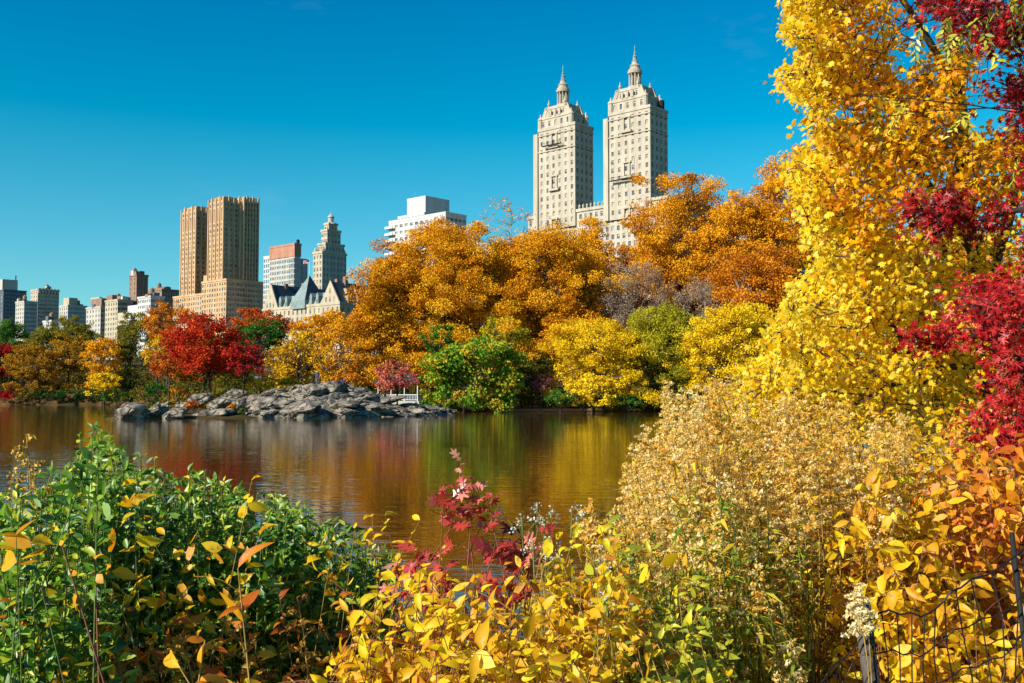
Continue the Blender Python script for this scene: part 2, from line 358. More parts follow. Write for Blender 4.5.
def tree(name, label, px, ytop, ybot, hw, D, key, bark='bark', dens=1.0, leaf=.27, seed=0, trunkpx=None, group=None, K=None, cat='tree', shrub=False, tbias=0, twigs=0, skirt=False):
    rng = np.random.default_rng(5000 + seed + int(px*7) + int(D))
    top = at(px, ytop, D); bot = at(px, ybot, D)
    cx, cy = top[0], D
    rx = hw * D / F; zt, zb = top[2], bot[2]
    bx = at(trunkpx, 400, D)[0] if trunkpx is not None else cx
    g = gz(bx, cy) - .1
    zb = max(zb, g + .1)
    cz = (zt + zb) / 2; rz = (zt - zb) / 2; ry = rx * .85
    root = empty(name, (bx, cy, g), label, cat, group)
    if skirt and K: K = int(K * 1.15)
    K = int((K or int(np.clip(26 + rx * rz * .85, 14, 110))) * 2.3)
    # bumpy outline
    bd = rdir(14, rng); ba = rng.uniform(-.42, .30, 14)
    u = rdir(K * 3, rng); u = u[u[:, 2] > -.75][:K]
    if shrub: u[:, 2] = np.abs(u[:, 2]) * 1.1 - .25
    if skirt:
        lo = u[:, 2] < .15; hn = np.linalg.norm(u[:, :2], axis=1, keepdims=True) + 1e-6
        u[:, :2] = np.where(lo[:, None], u[:, :2] / hn * rng.uniform(.85, 1.05, (len(u), 1)), u[:, :2]); u[:, 2] = np.where(lo, u[:, 2] * 1.3, u[:, 2])
    mult = 1 + (np.exp(-6 * (1 - u @ bd.T)) * ba).sum(1)
    rad = rng.uniform(.3, 1, len(u)) ** .5 * .92 * mult
    C = np.array([cx, cy, cz]) + u * rad[:, None] * np.array([rx, ry, rz])
    if skirt: C[:, 2] = np.where(lo, cz + rz * rng.uniform(-1, .15, len(u)), C[:, 2])
    mr = (rx * ry * rz) ** (1/3)
    cr_ = (.075 + .15 * rng.uniform(0, 1, len(u)) ** 1.8) * mr
    C[:, 2] = np.clip(C[:, 2], zb + .1, zt - cr_ * .55)
    n = (cr_ ** 2 * 15 * dens / leaf ** 2 * .9).astype(int) + 4
    own = np.repeat(np.arange(len(u)), n); N = len(own)
    d = rdir(N, rng); rr = rng.uniform(0, 1, N) ** .38
    # sub-tufts inside each clump, so that its edge is ragged
    pos = C[own] + d * (rr * cr_[own])[:, None] * np.array([1.12, 1.12, .72])
    pos += rng.normal(size=(N, 3)) * .18 * leaf
    tuft = np.sin(pos[:, 0] * 2.6 + own) * np.sin(pos[:, 1] * 2.3 + own * 2) * np.sin(pos[:, 2] * 3.1 + own * 3)
    keep = tuft + rng.uniform(-.5, .8, N) > -.05
    keep &= pos[:, 2] > g + .05
    pos = pos[keep]; own = own[keep]; d = d[keep]; N = len(pos)
    nf = int(N * .10)      # loose leaves on the twigs between the clumps
    vv = rdir(nf, rng) * rng.uniform(.2, 1, (nf, 1)) ** .6 * .86
    bm_ = 1 + (np.exp(-6 * (1 - unit(vv) @ bd.T)) * ba).sum(1)
    vp = np.array([cx, cy, cz]) + vv * bm_[:, None] * np.array([rx, ry, rz]); kk = (vp[:, 2] > max(g + .3, zb)) & (vp[:, 2] < zt + .2); vp = vp[kk]
    pos = np.vstack([pos, vp]); own = np.concatenate([own, rng.integers(0, len(u), len(vp))]); d = np.vstack([d, unit(vv[kk])]); N = len(pos)
    nrm = unit(d * .9 + rdir(N, rng) * .9 + np.array([0, 0, .25]))
    ct = rng.uniform(.0, 1, len(u))
    t = np.clip(.62 * ct[own] + .5 * rng.uniform(0, 1, N) - .06 + tbias, 0, 1)
    scatter('foliage' if shrub else 'crown', QUAD, pos, rdir(N, rng), nrm, leaf * rng.uniform(.65, 1.35, N), t, LM[key], root, off=(bx, cy, g))
    # trunk and limbs
    mb = MB(); b0 = np.array([bx, cy, g]); r0 = (.06 if shrub else .022) * min(rz * 2, 14) * .5 + .05
    if shrub: r0 = .07
    hub = np.array([cx * .6 + bx * .4, cy, zb + (zt - zb) * (.1 if shrub else .38)])
    trunk = bez(b0, (b0 + hub) / 2 + rng.normal(size=3) * np.array([.3, .3, 0]), hub, 6)
    mb.tube(trunk, list(np.linspace(r0 * 1.25, r0 * .7, 6)), 7)
    order = rng.permutation(len(u)); nm = min(9, len(u)); paths = []
    for k in order[:nm]:
        s = trunk[rng.integers(3, 6)]
        pth = bez(s, s + (C[k] - s) * .5 + np.array([0, 0, .12 * rz]) + rng.normal(size=3) * .05 * mr, C[k], 6); paths.append(pth)
        mb.tube(pth, list(np.linspace(r0 * .7, r0 * .16, 6)), 5)
    allp = np.concatenate(paths)
    for k in order[nm:]:
        j = np.argmin(((allp - C[k]) ** 2).sum(1) + (allp[:, 2] > C[k][2]) * .5 * mr * mr * .3)
        s = allp[j]; mb.tube(bez(s, (s + C[k]) / 2 + rng.normal(size=3) * .06 * mr, C[k], 4), list(np.linspace(r0 * .28, r0 * .08, 4)), 4)
    for k in range(twigs):
        i = rng.integers(len(u)); s = C[i] + rng.normal(size=3) * cr_[i] * .3; e = s + (unit(rdir(1, rng)[0] + np.array([0, 0, .5]) + .7 * u[i])) * cr_[i] * rng.uniform(.7, 1.5)
        mb.tube([s, (s + e) / 2 + rng.normal(size=3) * .1, e], [r0 * .09, r0 * .06, r0 * .02], 3, cap=False)
    mb.build('stem' if shrub else 'trunk', M[bark], root, smooth=True, off=(bx, cy, g))
    return root

TR = [
 # name, label, px, ytop, ybot, hw, D, key, options
 ('maple_tree', 'bright red tree at the far left edge of the opposite shore', 3, 332, 388, 20, 243, 'crimson', {}),
 ('elm_tree', 'dark green tree below the dark glass tower at far left', 8, 314, 372, 24, 285, 'green', dict(tbias=.2)),
 ('elm_tree', 'olive green tree in front of the crenellated grey block', 46, 318, 380, 24, 282, 'olive', {}),
 ('oak_tree', 'broad amber brown tree leaning over the water at far left', 34, 340, 404, 31, 236, 'amber', dict(K=70, skirt=True)),
 ('oak_tree', 'thin brown and grey tree with a bare dark trunk showing', 70, 326, 392, 25, 244, 'amber', dict(dens=.5, twigs=120, bark='barkd')),
 ('elm_tree', 'wide olive tree under the pale stepped apartment blocks', 76, 315, 370, 30, 292, 'olive', dict(tbias=.1)),
 ('maple_tree', 'deep orange cone shaped tree left of the rocky point', 101, 328, 388, 25, 237, 'orange', dict(tbias=.08, skirt=True)),
 ('maple_tree', 'low lemon yellow tree in front of the deep orange one', 104, 364, 397, 20, 232, 'yellow', dict(skirt=True)),
 ('elm_tree', 'tall olive green tree between orange and brown trees', 131, 311, 396, 21, 240, 'olive', dict(tbias=.08, skirt=True)),
 ('oak_tree', 'rusty brown tree below the tan twin towered block', 168, 299, 356, 30, 215, 'rust', {}),
 ('birch_tree', 'small golden tree just left of the big red maple', 158, 333, 372, 20, 190, 'gold', {}),
 ('maple_tree', 'large fiery red maple on the rocky point', 203, 309, 390, 44, 128, 'red', dict(K=80, leaf=.22, trunkpx=213, dens=.85, tbias=.05, bark='barkd')),
 ('maple_tree', 'orange tinged red tree at the left side of the big red maple', 168, 345, 384, 24, 134, 'redorange', dict(leaf=.22, dens=.8)),
 ('maple_tree', 'smaller deep crimson maple behind the rock', 246, 335, 386, 25, 126, 'crimson', dict(leaf=.22, bark='barkd', dens=.85)),
 ('elm_tree', 'round topped dark green tree behind the crimson maple', 259, 312, 362, 36, 165, 'green', dict(leaf=.25)),
 ('maple_tree', 'brick red tree below the gabled copper roofs', 262, 305, 350, 38, 205, 'redorange', dict(tbias=-.1)),
 ('elm_tree', 'yellow olive tree behind the standing people', 297, 330, 388, 32, 150, 'gold', dict(dens=.6, tbias=-.1, bark='barkd', twigs=100, skirt=True)),
 ('oak_tree', 'orange tree directly under the cream gables', 325, 307, 352, 38, 200, 'orange', {}),
 ('oak_tree', 'dull tan orange tree above the highest rock', 345, 320, 386, 42, 165, 'honey', dict(dens=.75, tbias=-.05, bark='barkp', twigs=120, skirt=True)),
 ('oak_tree', 'spreading orange tree sloping down left of the tall one', 390, 254, 386, 50, 170, 'honey', dict(bark='barkd', K=110, twigs=60, skirt=True)),
 ('oak_tree', 'tallest orange tree in front of the white apartment block', 445, 211, 382, 76, 178, 'honey', dict(bark='barkd', K=150, tbias=0, leaf=.24, twigs=120, skirt=True)),
 ('oak_tree', 'huge golden brown tree below the left stone tower', 540, 213, 372, 72, 182, 'honey', dict(bark='barkd', K=140, tbias=-.08, leaf=.24, twigs=120, skirt=True)),
 ('ash_tree', 'nearly bare grey tree with scattered orange leaves against sky', 513, 198, 300, 32, 200, 'orange', dict(bark='barkp', dens=.07, twigs=700, K=60)),
 ('ash_tree', 'thin yellow leaved tree against the foot of the left tower', 551, 212, 270, 22, 196, 'gold', dict(bark='barkp', dens=.12, twigs=300, K=40)),
 ('oak_tree', 'bright orange crown between the two stone towers', 592, 216, 330, 36, 196, 'orange', dict(tbias=.12, dens=.8)),
 ('linden_tree', 'yellow olive tree standing right of the green maple', 505, 306, 395, 34, 163, 'limeyellow', dict(dens=.8, skirt=True)),
 ('maple_tree', 'broad green maple with orange patches on the shore', 464, 328, 411, 60, 148, 'greenmix', dict(leaf=.34, K=95, tbias=.1, skirt=True)),
 ('maple_tree', 'pointed green top rising out of the broad green maple', 440, 318, 366, 22, 149, 'greenmix', dict(leaf=.34, tbias=-.3, K=22)),
 ('maple_tree', 'small pink red tree in front of the white pavilion', 397, 359, 397, 27, 136, 'pink', dict(dens=.7, leaf=.2, bark='barkd')),
 ('willow_tree', 'soft golden yellow willow overhanging the water', 594, 314, 398, 60, 152, 'yellow', dict(K=90, leaf=.2, tbias=-.08, dens=.9, skirt=True)),
 ('willow_tree', 'olive yellow willow beside the golden one', 658, 300, 406, 60, 156, 'limeyellow', dict(K=95, leaf=.2, dens=.9, skirt=True)),
 ('maple_tree', 'vivid yellow tree at the foot of the willow', 592, 372, 406, 34, 147, 'yellow', dict(leaf=.25, tbias=.1, skirt=True)),
 ('linden_tree', 'bright yellow tree rising behind the seed plumes', 728, 304, 404, 54, 148, 'yellow', dict(leaf=.22, K=80, skirt=True)),
 ('linden_tree', 'yellow and brown tree half hidden at the right', 792, 335, 404, 40, 150, 'gold', dict(leaf=.24)),
 ('ash_tree', 'bare lilac grey tree among the orange trees', 640, 252, 350, 42, 178, 'greytwig', dict(bark='barkp', dens=.22, twigs=1100, K=80, leaf=.2)),
 ('ash_tree', 'bare grey tree below the big orange oaks', 706, 268, 350, 36, 170, 'greytwig', dict(bark='barkp', dens=.2, twigs=900, K=70, leaf=.2)),
 ('oak_tree', 'tall orange oak beside the right stone tower', 685, 176, 330, 62, 186, 'orange', dict(bark='barkd', K=110, dens=.75, tbias=-.05, twigs=100)),
 ('oak_tree', 'highest orange oak left of the yellow foreground tree', 790, 146, 330, 64, 180, 'orange', dict(bark='barkd', K=120, dens=.8, tbias=-.05, twigs=100)),
 ('oak_tree', 'rusty oak below the highest orange oak', 765, 235, 372, 62, 168, 'rust', dict(bark='barkp', K=95, dens=.8, twigs=150)),
 ('oak_tree', 'orange oak filling behind the bare lilac tree', 655, 225, 345, 58, 200, 'rust', dict(tbias=.15, K=90)),
 ('oak_tree', 'rust coloured oak behind the yellow foreground tree', 862, 190, 380, 70, 190, 'rust', dict(K=80)),
 ('oak_tree', 'orange oak far behind at the right edge', 985, 210, 385, 80, 185, 'orange', dict(K=80)),
 ('elm_tree', 'dark green tree in shade behind the seed plumes', 758, 366, 402, 20, 145, 'green', dict(tbias=-.2, leaf=.25)),
 ('oak_tree', 'amber tree in the gap behind the green maple', 575, 300, 380, 46, 172, 'orange', dict(tbias=-.2, K=70, bark='barkd')),
 ('oak_tree', 'dark olive tree in deep shade behind the green maple', 532, 345, 402, 26, 156, 'olive', dict(tbias=-.35)),
 ('elm_tree', 'dull brown tree behind the red maple', 205, 330, 392, 48, 172, 'amber', dict(tbias=-.2)),
 ('elm_tree', 'amber tree beyond the green tree', 305, 330, 390, 40, 185, 'amber', dict(tbias=.1)),
 ('oak_tree', 'orange oak crown between the two highest oaks', 740, 164, 330, 44, 176, 'orange', dict(bark='barkd', K=90, dens=.75, twigs=80)),
 ('oak_tree', 'golden brown tree in the distance above the green maple', 488, 250, 392, 56, 222, 'gold', dict(K=80, tbias=-.15)),
 ('oak_tree', 'rust tree filling the distance behind the bare lilac tree', 620, 262, 392, 50, 225, 'rust', dict(K=70)),
 ('oak_tree', 'dull orange tree in the distance behind the yellow willows', 700, 285, 394, 54, 222, 'orange', dict(K=70, tbias=-.15)),
 ('oak_tree', 'amber tree in the distance behind the golden willow', 535, 300, 394, 46, 220, 'amber', dict(K=60)),
 ('oak_tree', 'brown tree in the distance right of the bare grey trees', 775, 270, 394, 50, 224, 'rust', dict(K=60, tbias=-.1)),
 ('elm_tree', 'amber tree in the distance above the crimson maple', 225, 338, 392, 36, 215, 'olive', dict(K=50)),
 ('oak_tree', 'orange bushy tree on the right bank nearest the camera', 905, 300, 445, 110, 26, 'gold', dict(leaf=.08, K=60, skirt=True, dens=.35)),
 ('elm_tree', 'rusty bushy tree on the right bank under the crimson leaves', 1040, 290, 450, 110, 22, 'rust', dict(leaf=.07, K=60, skirt=True, dens=.35)),
 ('elm_tree', 'brown tree just outside the left edge', -60, 320, 402, 50, 240, 'amber', dict(K=60)),
 ('oak_tree', 'orange tree far outside the left edge', -190, 318, 402, 70, 242, 'orange', dict(K=60)),
]
for i, (nm, lb, px, yt, yb, hw, D, key, kw) in enumerate(TR):
    tree(nm, lb, px, yt, yb, hw, D, key, seed=i, **kw)
SH = [
 ('leafy green shrub at the water edge left of the yellow tree', 560, 386, 412, 24, 147, 'green', .2),
 ('dark green shrub under the olive willow', 625, 390, 412, 22, 148, 'green', -.05),
 ('dark purple shrub between green maple and yellow tree', 542, 368, 404, 13, 149, 'purple', 0),
 ('green shrub at the foot of the right hand willow', 668, 388, 411, 26, 149, 'shrubgreen', 0),
 ('dark shrub right of the willows above the water', 715, 388, 410, 30, 149, 'shrubgreen', -.1),
 ('orange red bush growing among rubble left of the rock', 194, 397, 416, 9, 117, 'redorange', 0),
 ('brown bush at the left end of the big rock', 232, 402, 416, 7, 118, 'rust', 0),
 ('low green bush at the left end of the big rock', 243, 408, 417, 6, 117, 'shrubgreen', .2),
 ('small yellow bush behind the left shoulder of the rock', 262, 377, 394, 16, 130, 'gold', 0),
 ('yellow bush left of the people on the rock', 290, 374, 392, 15, 134, 'gold', -.1),
 ('orange bush right of the people behind the rock', 345, 370, 388, 22, 138, 'rust', 0),
 ('dark green shrub on the shore behind the point', 158, 380, 402, 16, 150, 'green', -.1),
 ('olive shrub between the slabs and the crimson maple', 225, 384, 402, 14, 135, 'olive', 0),
 ('orange shrub on the shore left of the red maple', 178, 384, 402, 12, 136, 'rust', .1),
 ('small red shrub beside the white pavilion', 385, 376, 398, 12, 139, 'pink', 0),
]
for i, (lb, px, yt, yb, hw, D, key, tb) in enumerate(SH):
    tree('shrub', lb, px, yt, yb, hw, D, key, seed=300+i, shrub=True, leaf=.2, cat='shrub', tbias=tb, K=22)
for i, (px, key, lb) in enumerate([(445,'shrubgreen','low green shrub at the left foot of the green maple'),(470,'green','dark low shrub under the middle of the green maple'),(498,'shrubgreen','low shrub at the right foot of the green maple'),(522,'olive','low dull shrub above the sandy strip'),
      (583,'olive','small yellowish shrub under the golden willow'),(605,'green','small dark shrub at the waterline below the vivid yellow tree'),(645,'green','dark green shrub between the two willows at the waterline'),(690,'shrubgreen','low shrub near the seed plumes across the water')]):
    tree('shrub', lb, px, 391, 412, 17, 151 if px > 530 else 156.5, key, seed=500+i, shrub=True, leaf=.2, cat='shrub', tbias=-.15, K=22)
low = [(10, 'crimson', 'low red shrub at the far left waterline'), (28, 'olive', 'low olive shrub under the broad amber tree'), (48, 'shrubgreen', 'low green shrub under the bare trunked tree'),
       (72, 'green', 'low dark shrub on the shore below the pale apartment blocks'), (92, 'shrubgreen', 'low green shrub below the orange cone shaped tree'), (116, 'shrubgreen', 'low shrub just left of the first boulder'), (137, 'olive', 'low olive shrub behind the first boulder')]
for i, (px, key, lb) in enumerate(low):
    tree('shrub', lb, px, 386, 410, 19, 234 if px < 110 else 205, key, seed=400+i, shrub=True, leaf=.25, cat='shrub', tbias=-.25, K=26)
# dense understorey behind the shore: reads as one mass
rng = np.random.default_rng(77)
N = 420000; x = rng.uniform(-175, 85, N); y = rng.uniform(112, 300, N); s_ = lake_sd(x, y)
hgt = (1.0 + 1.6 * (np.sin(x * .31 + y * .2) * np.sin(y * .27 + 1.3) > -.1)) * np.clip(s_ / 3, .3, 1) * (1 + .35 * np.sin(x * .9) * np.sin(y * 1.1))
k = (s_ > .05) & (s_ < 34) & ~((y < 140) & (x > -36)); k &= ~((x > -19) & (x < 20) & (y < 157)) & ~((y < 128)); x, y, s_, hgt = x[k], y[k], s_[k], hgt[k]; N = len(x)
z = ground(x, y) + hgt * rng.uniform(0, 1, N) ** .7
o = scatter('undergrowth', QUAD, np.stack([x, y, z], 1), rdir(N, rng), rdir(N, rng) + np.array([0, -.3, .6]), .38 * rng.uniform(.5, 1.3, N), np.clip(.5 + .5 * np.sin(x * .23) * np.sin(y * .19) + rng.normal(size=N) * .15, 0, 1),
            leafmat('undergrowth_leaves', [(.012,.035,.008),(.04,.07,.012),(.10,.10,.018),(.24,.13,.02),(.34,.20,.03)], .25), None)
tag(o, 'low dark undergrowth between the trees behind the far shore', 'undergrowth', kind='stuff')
# ------------------------------------------------------------------ buildings
WM = {}
def window_mesh(w, h, var, glass):
    k = (round(w, 2), round(h, 2), var, glass)
    if k in WM: return WM[k]
    mb = MB(); f = .07
    mb.box(-w/2, w/2, 0, .04, -h/2, -h/2+f, 1); mb.box(-w/2, w/2, 0, .04, h/2-f, h/2, 1)
    mb.box(-w/2, -w/2+f, 0, .04, -h/2+f, h/2-f, 1); mb.box(w/2-f, w/2, 0, .04, -h/2+f, h/2-f, 1)
    mb.box(-w/2+f, w/2-f, .0, .035, -.03, .03, 1)
    zc = {0: -h/2+f, 1: h*.12, 2: h/2-f}[var]
    def pl(z0, z1, m): mb.poly([(-w/2+f, .05, z0), (w/2-f, .05, z0), (w/2-f, .05, z1), (-w/2+f, .05, z1)], m)
    if var == 0: pl(-h/2+f, h/2-f, 0)
    elif var == 1: pl(-h/2+f, zc, 0); pl(zc, h/2-f, 2)
    else: pl(-h/2+f, h/2-f, 2)
    WM[k] = mb; return mb

class Bld:
    def __init__(s, name, label, px, D, base=None, cat='building', theta=None):
        c = at(px, 392, D); s.c = (c[0], D); s.D = D
        s.g = gz(c[0], D) - .5
        s.root = empty(name, (c[0], D, s.g), label, cat, rz=PHI if theta is None else theta)
        s.parts = {}; s.wins = []; s.R = np.random.default_rng(int(abs(px) * 13 + D))
        s.th = -(PHI if theta is None else theta)
    def z(s, py, px=None, y=None):      # local height of an image row at the corner's distance
        return at(512, py, s.D if y is None else y)[2] - s.g
    def wfor(s, pl):                    # front width reaching image column pl
        u = (pl - 512) / F; ct, st = math.cos(s.th), math.sin(s.th)
        return (s.c[0] - u * s.c[1]) / (ct + u * st)
    def dfor(s, pr):
        u = (pr - 512) / F; ct, st = math.cos(s.th), math.sin(s.th)
        return (u * s.c[1] - s.c[0]) / (st - u * ct)
    def mb(s, part, mat):
        k = (part, mat, len(s.parts)); s.parts[k] = MB(); return s.parts[k]
    def box(s, part, mat, *b): s.mb(part, mat).box(*b)
    def facade(s, mb, o, ud, nd, W, z0, z1, cols, ww, wh, rowh, glass, vsplit=None):
        o = np.array(o, float); ud = np.array(ud, float); nd = np.array(nd, float); dp = .38
        P = lambda a, z, d=0: o + ud * a + np.array([0, 0, z]) - nd * d
        rows = max(1, int((z1 - z0 - .8) / rowh)); zz = z1 - .8 - rows * rowh
        if zz - z0 > .01: mb.poly([P(0, z0), P(W, z0), P(W, zz), P(0, zz)])
        mb.poly([P(0, z1 - .8), P(W, z1 - .8), P(W, z1), P(0, z1)])
        pit = W / cols; ang = 0 if nd[1] < -.5 else (PI/2 if nd[0] > .5 else -PI/2)
        for r in range(rows):
            a = zz + r * rowh; b = a + (rowh - wh) * .5; c = b + wh; e = a + rowh
            mb.poly([P(0, a), P(W, a), P(W, b), P(0, b)]); mb.poly([P(0, c), P(W, c), P(W, e), P(0, e)])
            x = 0
            for k in range(cols):
                x0 = pit * (k + .5) - ww / 2; x1 = x0 + ww
                mb.poly([P(x, b), P(x0, b), P(x0, c), P(x, c)])
                mb.poly([P(x0, b), P(x1, b), P(x1, b, dp), P(x0, b, dp)]); mb.poly([P(x0, c), P(x0, c, dp), P(x1, c, dp), P(x1, c)])
                mb.poly([P(x0, b), P(x0, b, dp), P(x0, c, dp), P(x0, c)]); mb.poly([P(x1, b), P(x1, c), P(x1, c, dp), P(x1, b, dp)])
                s.wins.append((P((x0+x1)/2, (b+c)/2, .26), ang, ww, wh, glass)); x = x1
            mb.poly([P(x, b), P(W, b), P(W, c), P(x, c)])
    def block(s, part, mat, x0, x1, y0, y1, z0, z1, cf, cs, ww=1.3, wh=1.8, rowh=3.3, glass='glass', roof='roof', cornice=.35, sw=None):
        mb = s.mb(part, mat)
        s.facade(mb, (x0, y0, 0), (1, 0, 0), (0, -1, 0), x1-x0, z0, z1, cf, ww, wh, rowh, glass)
        s.facade(mb, (x1, y0, 0), (0, 1, 0), (1, 0, 0), y1-y0, z0, z1, cs, sw or ww, wh, rowh, glass)
        mb.poly([(x1, y1, z0), (x0, y1, z0), (x0, y1, z1), (x1, y1, z1)]); mb.poly([(x0, y1, z0), (x0, y0, z0), (x0, y0, z1), (x0, y1, z1)])
        s.mb('roof', roof).poly([(x0, y0, z1-.02), (x1, y0, z1-.02), (x1, y1, z1-.02), (x0, y1, z1-.02)])
        if cornice:
            c = s.mb('cornice', mat); k = cornice
            c.box(x0-k, x1+k, y0-k, y0-.003, z1-.5, z1+.7); c.box(x1+.003, x1+k, y0, y1+k, z1-.5, z1+.7)
            c.box(x0-k, x0-.003, y0, y1+k, z1-.5, z1+.7); c.box(x0, x1, y1+.003, y1+k, z1-.5, z1+.7)
    def finish(s, wf='wframe'):
        for (p, m, _), b in s.parts.items(): b.build(p, M[m], s.root)
        W = s.wins; Rn = s.R
        # those that show largest: front ones first, then from the top down (the foot is behind trees)
        W.sort(key=lambda q: -(q[2]*q[3]*(1 if q[1] == 0 else .8)) * 3 - q[0][2] * .06)
        me = {}; rest = MB()
        for i, (P, ang, ww, wh, gl) in enumerate(W):
            v = int(Rn.choice([0, 0, 1, 1, 2, 2])); key = (round(ww, 2), round(wh, 2), v, gl)
            if i < 100:
                if key not in me:
                    o = window_mesh(ww, wh, v, gl).build('window', [M[gl], M[wf], M['blind']], s.root); me[key] = o
                else:
                    o = me[key].copy(); link(o, s.root)
                o.location = [float(c) for c in P]; o.rotation_euler = (0, 0, ang)
            else:
                b = window_mesh(ww, wh, v, gl); ca, sa = math.cos(ang), math.sin(ang); n0 = len(rest.V)
                rest.V += [(x*ca - y*sa + P[0], x*sa + y*ca + P[1], z + P[2]) for x, y, z in b.V]
                rest.F += [tuple(i2 + n0 for i2 in f) for f in b.F]; rest.M += b.M
        if rest.F:
            o = rest.build('window', [M[W[0][4]], M[wf], M['blind']], s.root); o['kind'] = 'stuff'
        return s.root

# --- twin towered limestone apartment house
def remo_tower(B, x1, w, d, zb, zt, y0=0):
    x0 = x1 - w
    B.block('tower', 'limestone', x0 + 2.6, x1, y0, y0 + d, zb, zt, 6, 4, 1.15, 1.8, 3.35, cornice=.3)
    B.mb('tower', 'limestone').box(x0, x0 + 2.3, y0 - .5, y0 + d, zb, zt - 1.2)
    for zz in (zt - 9.5, zt - 2.6): B.box('string_course', 'limestone', x0 + 2.4, x1 + .3, y0 - .32, y0 - .004, zz, zz + .5); B.box('string_course', 'limestone', x1 + .004, x1 + .32, y0, y0 + d, zz, zz + .5)
    # carved bays on the face
    for zc in (zt - 8, zt - 26, zt - 44):
        for xx in (x0 + w*.5 - 1.5, x0 + w*.5 + 1.2): B.box('pilaster', 'limestone', xx, xx + .55, y0 - .55, y0 - .005, zc, zc + 5.5)
        B.box('balcony', 'limestone', x0 + w*.5 - 2.4, x0 + w*.5 + 2.7, y0 - 1.1, y0 - .006, zc - .5, zc + .4)
        B.box('pediment', 'limestone', x0 + w*.5 - 1.9, x0 + w*.5 + 2.2, y0 - .7, y0 - .006, zc + 5.5, zc + 6.1)
    cx = (x0 + x1) / 2 - .1; cy = y0 + d / 2
    a = .37 * w; b = .42 * d
    B.block('upper_stage', 'limestone', cx - a, cx + a, cy - b, cy + b, zt, zt + 5.20, 5, 3, 1.1, 2.2, 3.4, cornice=.25)
    for sx in (-1, 1):
        for sy in (-1, 1):
            ux, uy = cx + sx * (a + .1), cy + sy * (b - .2)
            B.mb('corner_turret', 'limestone').lathe(ux, uy, [(1.15, zt), (1.15, zt + 4.52), (1.35, zt + 4.75), (1.0, zt + 5.54), (.35, zt + 6.21), (.4, zt + 6.67), (.05, zt + 7.46)], 8)
    a2, b2 = .26 * w, .36 * d
    B.block('upper_stage', 'limestone', cx - a2, cx + a2, cy - b2, cy + b2, zt + 5.20, zt + 9.27, 3, 2, .8, 2.0, 2.6, cornice=.2)
    for sx in (-1, 1):
        for sy in (-1, 1):
            m_ = B.mb('buttress', 'limestone')
            for k in range(6):
                q = k / 6; xx = cx + sx * (a2 + 1.9 * (1 - q) ** 1.3 - .5); yy = cy + sy * (b2 - .3)
                m_.box(xx - .9, xx + .9, yy - .5, yy + .5, zt + 5.31 + k * .75, zt + 5.31 + (k + 1) * .75 + .01 * k)
            B.mb('urn', 'limestone').lathe(cx + sx * (a2 - 1.5), cy + sy * (b2 - .1), [(.42, zt + 9.27), (.45, zt + 10.51), (.62, zt + 10.73), (.6, zt + 11.30), (.25, zt + 11.75), (.28, zt + 12.09), (.04, zt + 13.11)], 8)
    for kx in (-.3, 0, .3):
        B.box('carved_panel', 'limestone', cx + kx * a - .45, cx + kx * a + .45, cy - b - .5, cy - b - .006, zt + 5.54, zt + 8.14)
    r = 2.55
    B.mb('drum', 'limestone').lathe(cx, cy, [(r + .7, zt + 9.15), (r + .7, zt + 10.51), (r + .3, zt + 10.73), (r + .3, zt + 11.07)], 20)
    for k in range(10):
        an = 2 * PI * (k + .5) / 10
        B.mb('column', 'limestone').lathe(cx + (r - .25) * math.cos(an), cy + (r - .25) * math.sin(an), [(.33, zt + 11.07), (.27, zt + 15.93), (.38, zt + 16.16)], 8)
    B.mb('inner_drum', 'grey_stone').lathe(cx, cy, [(r * .55, zt + 10.96), (r * .55, zt + 16.27)], 14)
    B.mb('entablature', 'limestone').lathe(cx, cy, [(r, zt + 16.1), (r + .3, zt + 16.3), (r + .4, zt + 17.3), (r + .05, zt + 17.5), (r, zt + 18.1), (r * .78, zt + 18.2), (r * .76, zt + 19.2), (r * .86, zt + 19.4), (r * .8, zt + 19.7), (r * .52, zt + 20.3), (r * .46, zt + 21.2)], 20)
    B.mb('spire', 'copper').lathe(cx, cy, [(r * .44, zt + 21.1), (r * .5, zt + 21.4), (r * .34, zt + 22), (r * .3, zt + 23), (r * .38, zt + 23.2), (.4, zt + 24.2), (.55, zt + 24.5), (.25, zt + 25.2), (.2, zt + 26.3), (.3, zt + 26.5), (.04, zt + 28.2)], 10)
    return cx, cy

B = Bld('apartment_building', 'limestone apartment house with two ornate spired towers', 652, 380)
zt = B.z(106); w_ = B.wfor(605); d_ = B.dfor(669.5)
SP = 36.8
zb = B.z(207, y=396)
B.block('wall', 'limestone', -SP - w_ - 4, 7, .8, 48, 0, zb, 26, 14, 1.35, 1.9, 3.35, cornice=.5)
B.block('wall', 'limestone', -SP + 3, -w_ - 4, -.6, 20, 0, zb - 9, 6, 5, 1.35, 1.9, 3.35, cornice=.3)
for k in range(9):
    xx = -SP + 1.5 + k * 1.95; B.mb('parapet_urn', 'limestone').lathe(xx, .9, [(.35, zb), (.4, zb + 1.4), (.55, zb + 1.8), (.1, zb + 2.6)], 6)
remo_tower(B, 0, w_, d_, zb - 6, zt)
remo_tower(B, -SP, w_, d_, zb - 6, zt)
B.mb('chimney', 'dark').lathe(-1.8, d_ - 1.6, [(1.25, zt), (1.25, zt + 4.6), (1.1, zt + 4.7)], 14)
REMO = B.finish()
